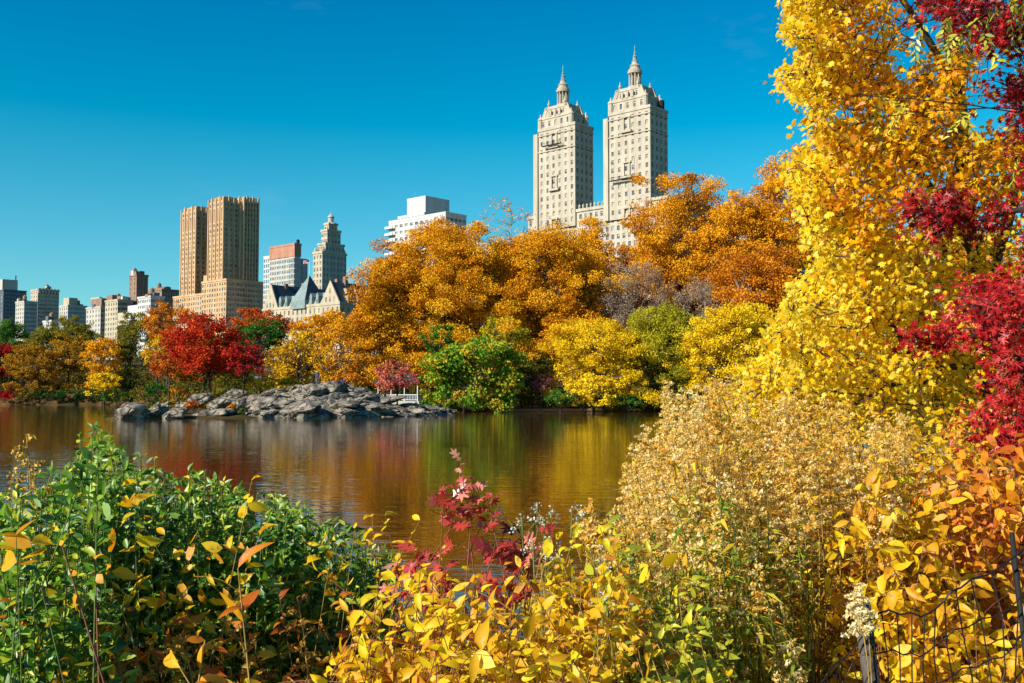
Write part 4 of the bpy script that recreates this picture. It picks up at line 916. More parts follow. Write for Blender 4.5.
# ------------------------------------------------------------------ people on the rock
MSK = simple('skin', (.45, .27, .19), .6); MHB = simple('dark_hair', (.02, .015, .012), .6)
def person(label, px, D, z, h, top, trou, face=0, pose='stand', xoff=0):
    X = at(px, 400, D)[0]; k = h / 1.75
    if pose == 'stand':
        J = [(0,0,.95),(.09,0,.93),(.1,.01,.5),(.1,.0,.08),(.11,-.16,.04),(-.09,0,.93),(-.1,.02,.5),(-.1,.0,.08),(-.11,-.16,.04),
             (0,.0,1.15),(0,.0,1.38),(0,.0,1.5),(0,-.01,1.57),(.19,.0,1.42),(.26,.02,1.15),(.22,-.12,.93),(.21,-.17,.85),(-.19,.0,1.42),(-.26,.02,1.15),(-.24,-.06,.9),(-.23,-.1,.81)]
    else:
        J = [(0,0,.12),(.1,-.02,.13),(.14,-.42,.42),(.14,-.5,.06),(.15,-.66,.03),(-.1,-.02,.13),(-.14,-.42,.4),(-.14,-.5,.06),(-.15,-.66,.03),
             (0,.03,.35),(0,.0,.6),(0,-.02,.72),(0,-.04,.79),(.19,0,.63),(.25,-.14,.4),(.12,-.36,.42),(.07,-.4,.42),(-.19,0,.63),(-.25,-.14,.4),(-.12,-.36,.42),(-.07,-.4,.42)]
    E = [(0,1),(1,2),(2,3),(3,4),(0,5),(5,6),(6,7),(7,8),(0,9),(9,10),(10,11),(11,12),(10,13),(13,14),(14,15),(15,16),(10,17),(17,18),(18,19),(19,20)]
    RD = [.15,.1,.07,.05,.045,.1,.07,.05,.045,.15,.17,.06,.055,.075,.05,.04,.035,.075,.05,.04,.035]
    me = bpy.data.meshes.new('sk'); me.from_pydata([tuple(q) for q in J], E, []); o = bpy.data.objects.new('sk', me); COL.objects.link(o)
    o.modifiers.new('s', 'SKIN'); sv = me.skin_vertices[0].data
    for i, r_ in enumerate(RD): sv[i].radius = (r_, r_ * .8); sv[i].use_root = (i == 0)
    ss = o.modifiers.new('u', 'SUBSURF'); ss.levels = 1
    dg = bpy.context.evaluated_depsgraph_get(); bmsh = bpy.data.meshes.new_from_object(o.evaluated_get(dg)); bpy.data.objects.remove(o)
    hc = np.array(J[12]) + np.array([0, -.015, .1])
    import bmesh
    bm = bmesh.new(); bm.from_mesh(bmsh)
    n0 = len(bm.verts); bmesh.ops.create_icosphere(bm, subdivisions=3, radius=1); bm.verts.ensure_lookup_table()
    for v in bm.verts[n0:]:
        p_ = v.co.copy(); nose = .018 * math.exp(-((p_.x) ** 2 + (p_.z + .1) ** 2) * 30) * (p_.y < 0)
        v.co = Vector((hc[0] + p_.x * .078, hc[1] + p_.y * .098 - nose, hc[2] + p_.z * .118))
    zw = .95 if pose == 'stand' else .2
    for m_ in (top, trou, MSK): bmsh.materials.append(m_)
    for f in bm.faces:
        cc = f.calc_center_median(); f.smooth = True
        if (cc - Vector(hc)).length < .15 or cc.z > J[11][2]: f.material_index = 2
        elif min((cc - Vector(J[16])).length, (cc - Vector(J[20])).length) < .07: f.material_index = 2
        elif (cc.z < zw and abs(cc.x) < .19) or (pose != 'stand' and cc.y < -.1 and cc.z < .5 and abs(cc.x) > .08): f.material_index = 1
        else: f.material_index = 0
    bm.to_mesh(bmsh); bm.free(); bmsh.name = 'person'
    r_ = link(bpy.data.objects.new('person', bmsh)); r_.location = (X + xoff, D, z); r_.scale = (k, k, k); r_.rotation_euler = (0, 0, face)
    tag(r_, label, 'person')
    bm = bmesh.new(); bmesh.ops.create_icosphere(bm, subdivisions=3, radius=1)
    for v in list(bm.verts):
        if v.co.y < -.35 and v.co.z < .45: bm.verts.remove(v)
    for v in bm.verts: v.co = Vector((hc[0] + v.co.x * .088, hc[1] + .012 + v.co.y * .105, hc[2] + .012 + v.co.z * .125))
    hm = bpy.data.meshes.new('hair'); bm.to_mesh(hm); bm.free(); hm.materials.append(MHB); link(bpy.data.objects.new('hair', hm), r_)
MK = simple('black_cloth', (.012, .012, .016), .9); MBL = simple('blue_grey_cloth', (.09, .14, .2), .9); MJ = simple('denim', (.10, .14, .2), .9); MPU = simple('purple_cloth', (.10, .02, .16), .9)
D0 = 124.0
x_, z_ = rock_top(313.5, D0); person('person in black standing on the highest rock', 313.5, D0, z_ - .05, 1.72, MK, MK, 2.6)
x_, z_ = rock_top(317.3, D0 - .3); person('person in blue grey clothes standing beside the one in black', 317.3, D0 - .3, z_ - .05, 1.8, MBL, MJ, .5)
x_, z_ = rock_top(344, 123.5); person('person in purple sitting low on the rock top', 344, 123.5, z_ - .1, 1.6, MPU, MK, .3, 'sit')
x_, z_ = rock_top(293, 123.5); person('person in dark clothes sitting on the left shoulder of the rock', 293, 123.5, z_ - .1, 1.7, MK, MK, -.5, 'sit')
X_ = at(416, 400, 134)[0]; person('person in dark clothes sitting near the pavilion steps', 416, 134, max(gz(X_, 134), .9), 1.7, MK, MJ, -.3, 'sit')

# ------------------------------------------------------------------ pavilion, sign
D = 150; c_ = at(402, 400, D); g_ = gz(c_[0], D); zf = at(408, 401, D)[2]
r = empty('pavilion', (c_[0], D, g_), 'small white open pavilion with railing behind the pink tree', 'pavilion', rz=-.25)
zf = max(.3, zf - g_)
m_ = MB(); m_.box(-3.4, 3.4, -2, 2, -.3, zf); m_.build('floor', M['pale_grey'], r)
for sx in (-3.1, -1.05, 1.05, 3.1):
    for sy in (-1.8, 1.8):
        m_ = MB(); m_.lathe(sx, sy, [(.11, zf), (.09, zf + .3), (.07, zf + 2.4), (.14, zf + 2.6)], 8); m_.build('post', M['white'], r)
m_ = MB()
for sy in (-1.8, 1.8):
    m_.box(-3.1, 3.1, sy - .04, sy + .04, zf + .92, zf + 1.0); m_.box(-3.1, 3.1, sy - .04, sy + .04, zf + .15, zf + .22)
    for k in range(26): m_.box(-3.0 + k * .24, -2.95 + k * .24, sy - .03, sy + .03, zf + .22, zf + .92)
m_.build('railing', M['white'], r)
m_ = MB(); m_.box(-3.6, 3.6, -2.3, 2.3, zf + 2.6, zf + 2.85)
for a, b2 in (((-3.7, -2.4), (3.7, -2.4)), ((3.7, 2.4), (-3.7, 2.4))):
    s_ = -1 if a[1] < 0 else 1; m_.poly([(a[0], a[1], zf + 2.86), (b2[0], b2[1], zf + 2.86), (b2[0] * .5, 0, zf + 4), (a[0] * .5, 0, zf + 4)])
m_.poly([(-3.7, 2.4, zf + 2.86), (-3.7, -2.4, zf + 2.86), (-1.85, 0, zf + 4)]); m_.poly([(3.7, -2.4, zf + 2.86), (3.7, 2.4, zf + 2.86), (1.85, 0, zf + 4)])
m_.build('roof', M['slate'], r)
D = 131; c_ = at(257, 378, D); g_ = gz(c_[0], D)
r = empty('notice_board', (c_[0], D, g_), 'small white notice board on a post behind the rock', 'sign')
m_ = MB(); m_.box(-.05, .05, -.05, .05, 0, c_[2] - g_); m_.build('post', M['post'], r)
m_ = MB(); m_.box(-.32, .32, -.09, -.052, c_[2] - g_ - .25, c_[2] - g_ + .2); m_.build('board', M['white'], r)
# strip of pale sand at the green maple's foot
m_ = MB()
for k in range(40):
    xa = -16 + k * .75; xb = xa + .75
    def ys_(x): return 155.2 + (.35 * math.sin(x * .9)) - (x < -7) * 0
    m_.poly([(xa, ys_(xa) - 2.2, .05), (xb, ys_(xb) - 2.2, .05), (xb, ys_(xb) + .8, .42), (xa, ys_(xa) + .8, .42)])
tag(m_.build('sand_strip', simple('sand', (.5, .36, .18), .95, .3, .8)), 'narrow pale sandy strip along the water', None, kind='structure')
# ------------------------------------------------------------------ foreground plants
NM = {}
NM['evergreen'] = leafmat('glossy_green_leaf', [(.015,.06,.006),(.05,.17,.010),(.20,.38,.02),(.70,.66,.04)], .42, .04, .42, 60)
NM['yellow'] = leafmat('yellow_leaf', [(.50,.15,.008),(.84,.43,.008),(.95,.64,.010),(.98,.80,.02)], .55, .02, .5, 45)
NM['yellowgreen'] = leafmat('yellow_green_leaf', [(.10,.15,.015),(.3,.34,.02),(.62,.55,.02),(.86,.66,.03)], .4, .03)
NM['crown_yellow'] = leafmat('crown_yellow_leaf', [(.66,.20,.006),(.88,.38,.008),(.95,.56,.010),(.97,.70,.014),(.98,.80,.08)], .6, .01)
NM['maroon'] = leafmat('maroon_leaf', [(.12,.004,.005),(.36,.008,.010),(.60,.018,.020),(.72,.05,.045),(.80,.26,.06)], .48, .02)
NM['oakred'] = leafmat('oak_red_leaf', [(.16,.01,.01),(.40,.025,.02),(.54,.07,.04),(.66,.30,.20)], .35, .06)
NM['straw'] = leafmat('straw_leaf', [(.24,.09,.012),(.58,.28,.02),(.80,.50,.03),(.84,.64,.05),(.34,.42,.04)], .42)
NM['plume'] = leafmat('seed_fluff', [(.66,.30,.03),(.88,.54,.09),(.95,.71,.24),(.96,.84,.52)], .45)
NM['white'] = leafmat('white_flower', [(.45,.48,.35),(.6,.6,.5),(.75,.75,.68)], .3)
NM['orange'] = leafmat('orange_leaf', [(.36,.07,.010),(.68,.18,.010),(.84,.34,.012),(.92,.55,.02)], .48, .02, .5, 45)
NM['litter'] = leafmat('fallen_leaf', [(.08,.04,.02),(.22,.1,.03),(.42,.2,.04),(.6,.38,.06)], .1)
NM['grassy'] = leafmat('stalk_leaf', [(.10,.20,.02),(.34,.44,.04),(.60,.52,.06),(.80,.56,.05),(.62,.26,.03)], .42)
NM['locust'] = leafmat('locust_leaflet', [(.12,.17,.02),(.3,.34,.03),(.55,.5,.04),(.75,.62,.06)], .4, .03)
NM['grass'] = leafmat('grass_blade', [(.05,.09,.015),(.14,.18,.03),(.34,.3,.06),(.45,.34,.1)], .3)

def gz_v(x, y): return ground(np.asarray(x), np.asarray(y))

def shoots(root, off, tips, bases, rng, tmpl, mat, stemmat, nleaf, leafy, lsize, spread=.8, bend=.12, rad=.0022, tf=None, droop=0., opposite=False, branch=0, blen=.12, name='foliage', rnd=.34):
    """woody or soft shoots from base to tip with leaves along the upper part"""
    mb = MB(); P = []; Dr = []; Nn = []; T = []; S = []
    for i in range(len(tips)):
        a, b = bases[i], tips[i]; L = np.linalg.norm(b - a)
        c_ = (a + b) / 2 + np.append(rng.normal(size=2) * bend * L, 0) + np.array([0, 0, .08 * L])
        n = 7; pts = bez(a, c_, b, n); mb.tube(pts, list(np.linspace(rad * 1.5, rad * .35, n)), 4, cap=False)
        segs = [(pts, L, leafy, nleaf)]
        for _ in range(branch):
            q = rng.uniform(.45, .95); j = q * (n - 1); j0 = int(j); s = pts[j0] + (pts[min(j0+1, n-1)] - pts[j0]) * (j - j0)
            d = unit(rdir(1, rng)[0] * np.array([1, 1, .5]) + np.array([0, 0, .35])); e = s + d * blen * rng.uniform(.6, 1.4)
            pb = bez(s, (s + e) / 2 + np.array([0, 0, .02]), e, 4); mb.tube(pb, list(np.linspace(rad * .6, rad * .25, 4)), 3, cap=False)
            segs.append((pb, blen, blen, max(3, nleaf // 3)))
        tb = rng.uniform(0, 1)
        for pts_, L_, lf, nl in segs:
            m_ = len(pts_); f0 = max(0, 1 - lf / L_)
            fr = np.sort(f0 + (1 - f0) * rng.uniform(0, 1, nl) ** .8)
            fr[-1] = 1
            j = fr * (m_ - 1); j0 = np.minimum(j.astype(int), m_ - 2); s = pts_[j0] + (pts_[j0+1] - pts_[j0]) * (j - j0)[:, None]
            ax = unit(pts_[j0+1] - pts_[j0]); an = np.arange(nl) * 2.4 + rng.uniform(0, 6)
            if opposite: an = (np.arange(nl) // 2) * 1.57 + (np.arange(nl) % 2) * PI + rng.uniform(0, .4)
            x = unit(np.cross(ax, np.array([.3, .9, .2]))); y = np.cross(ax, x)
            rd = x * np.cos(an)[:, None] + y * np.sin(an)[:, None]
            d = unit(ax * (1 - spread) + rd * spread + rng.normal(size=(nl, 3)) * rnd - np.array([0, 0, droop]))
            P.append(s); Dr.append(d); Nn.append(unit(ax * spread - rd * (1 - spread) + np.array([-.75, -.8, .4]) + rng.normal(size=(nl, 3)) * (.25 + rnd)))
            T.append(np.clip(tb * .5 + rng.uniform(0, .6, nl) + (tf(s) if tf else 0), 0, 1)); S.append(lsize * rng.uniform(.6, 1.25, nl) * (1 - .35 * (fr - f0) / (1 - f0 + 1e-6) * (nl > 12)))
    P, Dr, Nn, T, S = map(np.concatenate, (P, Dr, Nn, T, S))
    scatter(name, tmpl, P, Dr, Nn, S, T, NM[mat], root, off=off)
    mb.build('stems', M[stemmat], root, smooth=True, off=off)

def tips_from(n, rng, px0, px1, prof, D0, D1, below, pw=1.6):
    px = rng.uniform(px0, px1, n); D = rng.uniform(D0, D1, n)
    xs_, ys__ = zip(*prof); py = np.interp(px, xs_, ys__) + below * rng.uniform(0, 1, n) ** pw
    return np.array([at(a, b, d) for a, b, d in zip(px, py, D)])
def bases_from(tips, rng, spread, center=None, pull=.3, lift=0):
    b = tips.copy(); b[:, :2] += rng.normal(size=(len(b), 2)) * spread
    if center is not None: b[:, :2] = b[:, :2] * (1 - pull) + np.asarray(center)[:2] * pull
    b[:, 1] = np.maximum(b[:, 1], .9)
    b[:, 2] = gz_v(b[:, 0], b[:, 1]) + lift; return b
def plant(name, label, cat, x, y, group=None):
    z = gz(x, y); return empty(name, (x, y, z), label, cat, group), np.array([x, y, z])

# --- evergreen shrubs, lower left
EG = [
 ('glossy green shrub filling the bottom left corner', -20, 105, [(-20,498),(20,492),(50,470),(105,450)], 1.45, 2.6, 230, 170, (-1.0, 2.1)),
 ('tallest glossy green shrub whose shoots stand against the lake', 75, 205, [(75,440),(92,424),(105,432),(130,455),(150,452),(165,470),(205,478)], 1.9, 2.9, 220, 150, (-.9, 2.4)),
 ('dark green shrub right of the tallest one', 185, 290, [(185,470),(200,474),(230,482),(255,492),(290,500)], 2.0, 3.0, 200, 150, (-.65, 2.5)),
 ('dark green shrub at the right end of the evergreen row', 270, 395, [(270,494),(300,506),(330,520),(360,530),(395,556)], 2.1, 3.1, 160, 140, (-.45, 2.6)),
]
EVG = tmpl_ovate(.42, .12, .3)
for i, (lb, p0, p1, prof, D0_, D1_, bel, n, cc) in enumerate(EG):
    rng = np.random.default_rng(70 + i)
    root, off = plant('evergreen_shrub', lb, 'shrub', *cc)
    tp = tips_from(n * 2, rng, p0, p1, prof, D0_, D1_, bel, 1.5)
    shoots(root, off, tp, bases_from(tp, rng, .1, cc, .35), rng, EVG, 'evergreen', 'stem_g', 26, .38, .036, spread=.62, bend=.05, rad=.0022, branch=1, blen=.1)

def tmpl_fine(w, curl, fold, n=6):
    V = []; Fs = []
    for i in range(n + 1):
        q = i / n; hw_ = w * .5 * (math.sin(PI * q ** .8) ** .8 if 0 < i < n else 0) + (.004 if i in (0, n) else 0); zc = -curl * q * q; yc = q - .25 * curl * q * q
        V += [(-hw_, yc, zc + hw_ * fold), (0, yc, zc), (hw_, yc, zc + hw_ * fold)]
    for i in range(n):
        a = i * 3; Fs += [(a, a+1, a+4, a+3), (a+1, a+2, a+5, a+4)]
    return np.array(V, float), Fs
# --- yellow leaved twigs growing through the evergreens
YL = tmpl_fine(.5, .3, .4, 4); YLN = tmpl_fine(.6, .35, .4, 6)
def sprays(label, spec, tmpl, mat, stemmat, nl, leafy, ls, seed, name='young_shrub', cat='plant', **kw):
    rng = np.random.default_rng(seed)
    tp = np.array([at(a, b, d) for a, b, d in spec]); c = tp.mean(0)
    root, off = plant(name, label, cat, c[0], max(c[1], 1.0))
    shoots(root, off, tp, bases_from(tp, rng, .05, c, .5), rng, tmpl, mat, stemmat, nl, leafy, ls, **kw)
    return root
sprays('thin yellow leaved sapling among the tallest green shoots', [(70,470,1.9),(122,486,1.9),(135,505,1.85),(60,530,1.7),(110,540,1.8)], YL, 'yellow', 'stem_g', 5, .1, .046, 81, spread=.75, rad=.0014, branch=4, blen=.08, bend=.15)
sprays('yellow leaved twigs between the green shrubs', [(165,535,1.9),(210,560,1.9),(182,600,1.8)], YL, 'yellow', 'stem_g', 6, .14, .036, 82, spread=.75, rad=.0013, branch=4, blen=.09, bend=.18)
sprays('bright yellow leaved twigs crowding the lower left shrubs', [(90,500,2.0),(140,520,2.0),(60,560,1.8),(120,590,1.8),(30,620,1.6),(95,640,1.6),(150,640,1.7),(20,520,1.9),(45,545,1.9),(110,560,2.0),(75,600,1.7),(10,580,1.7),(180,560,1.9),(55,500,2.1),(130,540,2.1),(85,470,2.3),(105,490,2.2),(160,510,2.2),(25,560,1.7),(140,610,1.7),(200,530,2.2),(230,560,2.1),(60,600,1.6),(20,660,1.5),(110,665,1.6)], YL, 'yellow', 'stem_g', 7, .14, .03, 88, spread=.75, rad=.0013, branch=5, blen=.1, bend=.15)
sprays('rusty orange twigs low between the lower left shrubs', [(130,650,1.6),(175,620,1.7),(215,640,1.6),(260,660,1.7),(300,650,1.8),(60,660,1.5),(280,600,1.9),(320,620,1.9),(340,600,1.9),(245,625,1.8),(160,585,1.8),(30,600,1.6)], YL, 'orange', 'bark_red', 7, .14, .03, 89, spread=.75, rad=.0013, branch=5, blen=.1, bend=.2)
sprays('upright yellow shoot standing above the dark shrub', [(252,480,1.8),(260,535,1.8)], YL, 'yellow', 'stem_y', 8, .2, .036, 83, spread=.6, rad=.0015, branch=4, blen=.07, bend=.12)
sprays('sparse yellow sprig reaching over the water', [(355,528,2.1),(372,517,2.2),(385,515,2.2),(420,520,2.3),(440,552,2.1),(400,545,2.1),(345,545,2.1),(330,560,2.0)], YL, 'yellow', 'stem_y', 7, .2, .03, 84, spread=.75, rad=.0012, branch=4, blen=.08, bend=.2)
sprays('large leaved yellow stalk at the left edge', [(16,535,1.2),(30,540,1.25)], YLN, 'yellow', 'stem_g', 4, .05, .036, 85, spread=.8, rad=.0014, bend=.25)
sprays('withered orange stalk with long curled leaves', [(238,568,1.15),(205,640,1.1),(180,668,1.05)], tmpl_fine(.34, .6, .5), 'orange', 'stem_y', 4, .09, .042, 86, spread=.45, droop=.0, rad=.0022, bend=.2)
sprays('reddish bare stalks crossing the bottom left corner', [(62,545,1.05),(0,575,1.1),(95,560,1.3)], YLN, 'orange', 'bark_red', 3, .06, .018, 87, spread=.7, rad=.0022, bend=.2)
# feathery brown seed head at the left
def plumes(root, off, specs, rng, mat='plume', plen=.24, nb=14, fl=9, leafmat_='straw', nleaf=26, fsize=.0065, stemmat='stem_y', tb=0., lsz=.06):
    mb = MB(); P = []; A = []; LP = []; LD = []; LT = []
    for (tip, base) in specs:
        L = np.linalg.norm(tip - base); lean = unit(rdir(1, rng)[0] * np.array([.7, .7, 0]) + np.array([-.8, 0, 0])); tone = rng.uniform(-.28, .2)
        c_ = tip * .72 + base * .28 + np.array([.09, .03, .16]) * rng.uniform(.3, 1.2) + np.append(rng.normal(size=2) * .04, 0); n = 10; pts = bez(base, c_, tip, n)
        mb.tube(pts, list(np.linspace(.0032, .001, n)), 4, cap=False)
        pl = plen * rng.uniform(.7, 1.3); ax = unit(tip - pts[-3])
        for k in range(nb):
            q = k / nb; s = tip - ax * pl * (1 - q) ; an = k * 2.4 + rng.uniform(0, 1)
            bl = pl * .30 * (1 - q) ** .7 * rng.uniform(.6, 1.2) + .015
            d = np.array([math.cos(an), math.sin(an), .55]); d = unit(d + lean * .6)
            e = s + d * bl + np.array([0, 0, -.4 * bl]); pb = bez(s, s + d * bl * .6 + np.array([0, 0, .1 * bl]), e, 4)
            mb.tube(pb, [.0008, .0007, .0006, .0005], 3, cap=False)
            m_ = int(fl + bl * 520); f = rng.uniform(.15, 1, m_); j = f * 3; j0 = np.minimum(j.astype(int), 2)
            P.append(pb[j0] + (pb[j0+1] - pb[j0]) * (j - j0)[:, None] + rng.normal(size=(m_, 3)) * .0032 + np.array([0, 0, .003])); A.append(np.full(m_, tone + rng.uniform(0, .4)))
        f = rng.uniform(.12, .93, nleaf); j = f * (n - 1); j0 = np.minimum(j.astype(int), n - 2)
        LP.append(pts[j0] + (pts[j0+1] - pts[j0]) * (j - j0)[:, None]); an = rng.uniform(0, 6.3, nleaf)
        LD.append(np.stack([np.cos(an), np.sin(an), rng.uniform(-.7, .8, nleaf)], 1)); LT.append(rng.uniform(0, 1, nleaf))
    P = np.concatenate(P); A = np.concatenate(A); N = len(P)
    scatter('seed_plumes', (QUAD[0] * np.array([1, 1.6, 1]), QUAD[1]), P, rdir(N, rng) + np.array([0, 0, .6]), rdir(N, rng), fsize * rng.uniform(.6, 1.5, N), np.clip(A + rng.uniform(0, .6, N) + tb, 0, 1), NM[mat], root, off=off)
    LP, LD, LT = map(np.concatenate, (LP, LD, LT)); N = len(LP)
    scatter('leaves', tmpl_simple(.16, .3), LP, unit(LD), rdir(N, rng) * .6 + np.array([0, 0, 1]), lsz * rng.uniform(.5, 1.2, N), LT, NM[leafmat_], root, off=off)
    mb.build('stems', M[stemmat], root, smooth=True, off=off)
def clump(name, label, group, x0, x1, prof, D0_, D1_, n, seed, below=120, **kw):
    rng = np.random.default_rng(seed); tp = tips_from(n, rng, x0, x1, prof, D0_, D1_, below, 1.3); c = tp.mean(0)
    root, off = plant(name, label, 'plant', c[0], c[1], group)
    bs = bases_from(tp, rng, .05, c, .45); plumes(root, off, list(zip(tp, bs)), rng, **kw)
clump('seed_stalk', 'feathery brown seed stalks at the left edge above the water', None, 5, 62, [(5,440),(30,428),(60,470)], 1.9, 2.3, 5, 90, 60, mat='litter', leafmat_='straw', tb=.35, fsize=.0045, nleaf=8, lsz=.03)
clump('seed_stalk', 'dull brown seed stalks in the bottom left corner', None, 0, 110, [(0,520),(110,560)], 1.5, 1.9, 6, 91, 120, mat='litter', tb=.35, fsize=.004, nleaf=10, lsz=.03, fl=5)
clump('seed_stalk', 'dry seed stalks hanging low in front of the dark green shrubs', None, 100, 330, [(100,570),(330,600)], 1.6, 2.1, 6, 92, 90, mat='litter', tb=.2, fsize=.004, nleaf=10, lsz=.03, fl=5)

# --- yellow shrubs, lower middle
YS = [
 ('yellow leaved shrub at the bottom left of the red oak sapling', 345, 450, [(345,596),(400,560),(450,566)], 1.5, 2.3, 150, 70, (-.2, 1.9)),
 ('yellow leaved shrub directly below the red oak sapling', 425, 545, [(425,575),(470,566),(500,560),(545,548)], 1.45, 2.3, 150, 85, (0, 1.9)),
 ('bright yellow leaved shrub right of the red oak sapling', 520, 625, [(520,556),(560,535),(590,508),(625,520)], 1.6, 2.5, 170, 85, (.15, 2.0)),
 ('yellow and green shrub at the foot of the seed plumes', 600, 700, [(600,505),(640,535),(700,575)], 1.7, 2.6, 150, 60, (.3, 2.1)),
]
for i, (lb, p0, p1, prof, D0_, D1_, bel, n, cc) in enumerate(YS):
    rng = np.random.default_rng(110 + i); root, off = plant('yellow_shrub', lb, 'shrub', *cc)
    tp = tips_from(int(n * 1.2), rng, p0, p1, prof, D0_, D1_, bel, 1.0)
    shoots(root, off, tp, bases_from(tp, rng, .12, cc, .4), rng, YL, 'yellow' if i < 3 else 'yellowgreen', 'bark_red' if i < 2 else 'stem_y', 13, .34, .040, spread=.72, bend=.18, rad=.0018, branch=3, blen=.12, opposite=True)
for i, (lb, p0, p1, prof, D0_, D1_, bel, n, cc) in enumerate([
 ('green undergrowth shrub behind the yellow twigs', 400, 560, [(400,600),(560,590)], 2.2, 3.2, 90, 70, (0, 2.7)),
 ('green and straw undergrowth below the seed plumes', 560, 720, [(560,560),(640,560),(720,600)], 2.2, 3.0, 140, 80, (.35, 2.6))]):
    rng = np.random.default_rng(130 + i); root, off = plant('undergrowth_shrub', lb, 'shrub', *cc)
    tp = tips_from(n, rng, p0, p1, prof, D0_, D1_, bel, 1.0)
    shoots(root, off, tp, bases_from(tp, rng, .1, cc, .3), rng, tmpl_ovate(.3, .2, .2), 'grass', 'stem_g', 22, .45, .04, spread=.6, bend=.08, rad=.0018, branch=1)

# --- red oak saplings
def sapling(label, spec, seed, nl=12, ls=.062, leafy=.26):
    return sprays(label, spec, OAK, 'oakred', 'bark_red', nl, leafy, ls, seed, name='oak_sapling', spread=.8, rad=.0024, droop=.05, branch=1, blen=.07)
sapling('upright red oak sapling standing against the lake', [(461,462,2.0),(474,478,2.02),(444,486,1.98),(470,498,2.0),(486,492,2.0)], 141, 10, .037, .1)
sapling('low dark red oak leaves left of the upright sapling', [(415,552,2.05),(436,556,2.0),(446,568,2.0),(402,560,2.1)], 142, 9, .052, .12)
sapling('pale and dark red oak leaves right of the upright sapling', [(508,525,2.05),(525,533,2.05),(538,528,2.0),(495,545,2.0),(520,550,2.0)], 143, 10, .05, .14)
def flowers(label, spec, seed):
    rng = np.random.default_rng(seed); tp = np.array([at(*q) for q in spec]); c = tp.mean(0); root, off = plant('wildflower', label, 'flower', c[0], c[1])
    mb = MB(); P = []
    for t_ in tp:
        b_ = np.array([c[0] + rng.normal() * .03, c[1] + rng.normal() * .03, off[2]]); mb.tube(bez(b_, (t_ + b_) / 2 + rng.normal(size=3) * .03, t_, 7), .0015, 4)
        for k in range(5):
            e = t_ + rng.normal(size=3) * np.array([.022, .022, .012]); mb.tube([t_ - np.array([0, 0, .04]), e], .0007, 3); P.append(e + rng.normal(size=(14, 3)) * .005)
    P = np.concatenate(P); N = len(P); scatter('blossoms', QUAD, P, rdir(N, rng), rdir(N, rng), .004 * rng.uniform(.7, 1.4, N), rng.uniform(0, 1, N), NM['white'], root, off=off)
    mb.build('stems', M['stem_g'], root, off=off)
flowers('small white wildflowers between the oak sapling and yellow shrub', [(522,518,2.0),(535,513,2.05),(545,520,2.0),(533,540,1.95),(546,552,1.95)], 150)
flowers('pale wildflowers above the yellow leaves left of the plumes', [(572,512,2.1),(600,560,1.9),(606,600,1.8)], 151)

# --- tall seed plumes (goldenrod gone to seed)
PROF = [(575,520),(590,492),(615,500),(630,452),(640,428),(655,398),(668,378),(685,384),(702,382),(722,374),(745,378),(762,398),(780,392),(800,386),(830,396),(860,400),(900,410),(960,420)]
GL = ['leftmost seed plumes arching over the water', 'pale seed plumes at the highest left point of the clump', 'seed plumes below the bright yellow far tree', 'seed plumes in front of the dark gap in the trees',
      'seed plumes directly under the yellow tree crown', 'rightmost golden seed plumes below the crimson leaves']
segs = [(622,668,30),(655,705,36),(695,748,36),(740,792,34),(785,845,34),(835,905,34)]
for i, (a, b_, n) in enumerate(segs):
    clump('goldenrod_clump', GL[i], 'goldenrod gone to seed', a, b_, PROF, 2.6, 4.2, n - 2, 160 + i, 110, plen=.27, nb=20, fl=6, tb=.0 + .09 * (i < 2), fsize=.0046, nleaf=30, lsz=.06)
GL2 = ['short straw coloured stalks at the left foot of the plumes', 'straw stalks with green leaves under the tallest plumes', 'dense brown stalks in the middle of the lower bank', 'reddish brown stalks left of the wire fence', 'golden stalks behind the leaning fence']
for i, (a, b_) in enumerate([(590,680),(660,740),(720,800),(780,860),(840,900)]):
    clump('goldenrod_clump', GL2[i], 'goldenrod stalks low on the bank', a, b_, [(590,520),(650,480),(700,470),(800,480),(900,500)], 2.3 + .5 * (i > 2), 3.1 + .4 * (i > 2), 46, 170 + i, 190, plen=.14, nb=8, fl=3, fsize=.005, leafmat_='grassy' if i < 3 else 'straw', nleaf=75, tb=.1, stemmat='bark_red' if i > 2 else 'stem_g', lsz=.06)
clump('goldenrod_stalk', 'single sparse plume standing apart over the water', None, 578, 600, [(570,505),(600,490)], 2.2, 2.4, 3, 180, 30, plen=.13, nb=9)
clump('fern_like_stalk', 'cream plume leaning over the top of the fence', None, 838, 866, [(838,600),(866,570)], 2.1, 2.2, 2, 181, 15, plen=.14, nb=14, tb=.3, fsize=.005, nleaf=6)

h = [(0,0),(.3,.08),(.5,.3),(.26,.42),(.36,.74),(.12,.66),(0,1.0)]
FIVE = tmpl_fan(h + [(-x*.92, y) for x, y in h[-2:0:-1]], -.35)
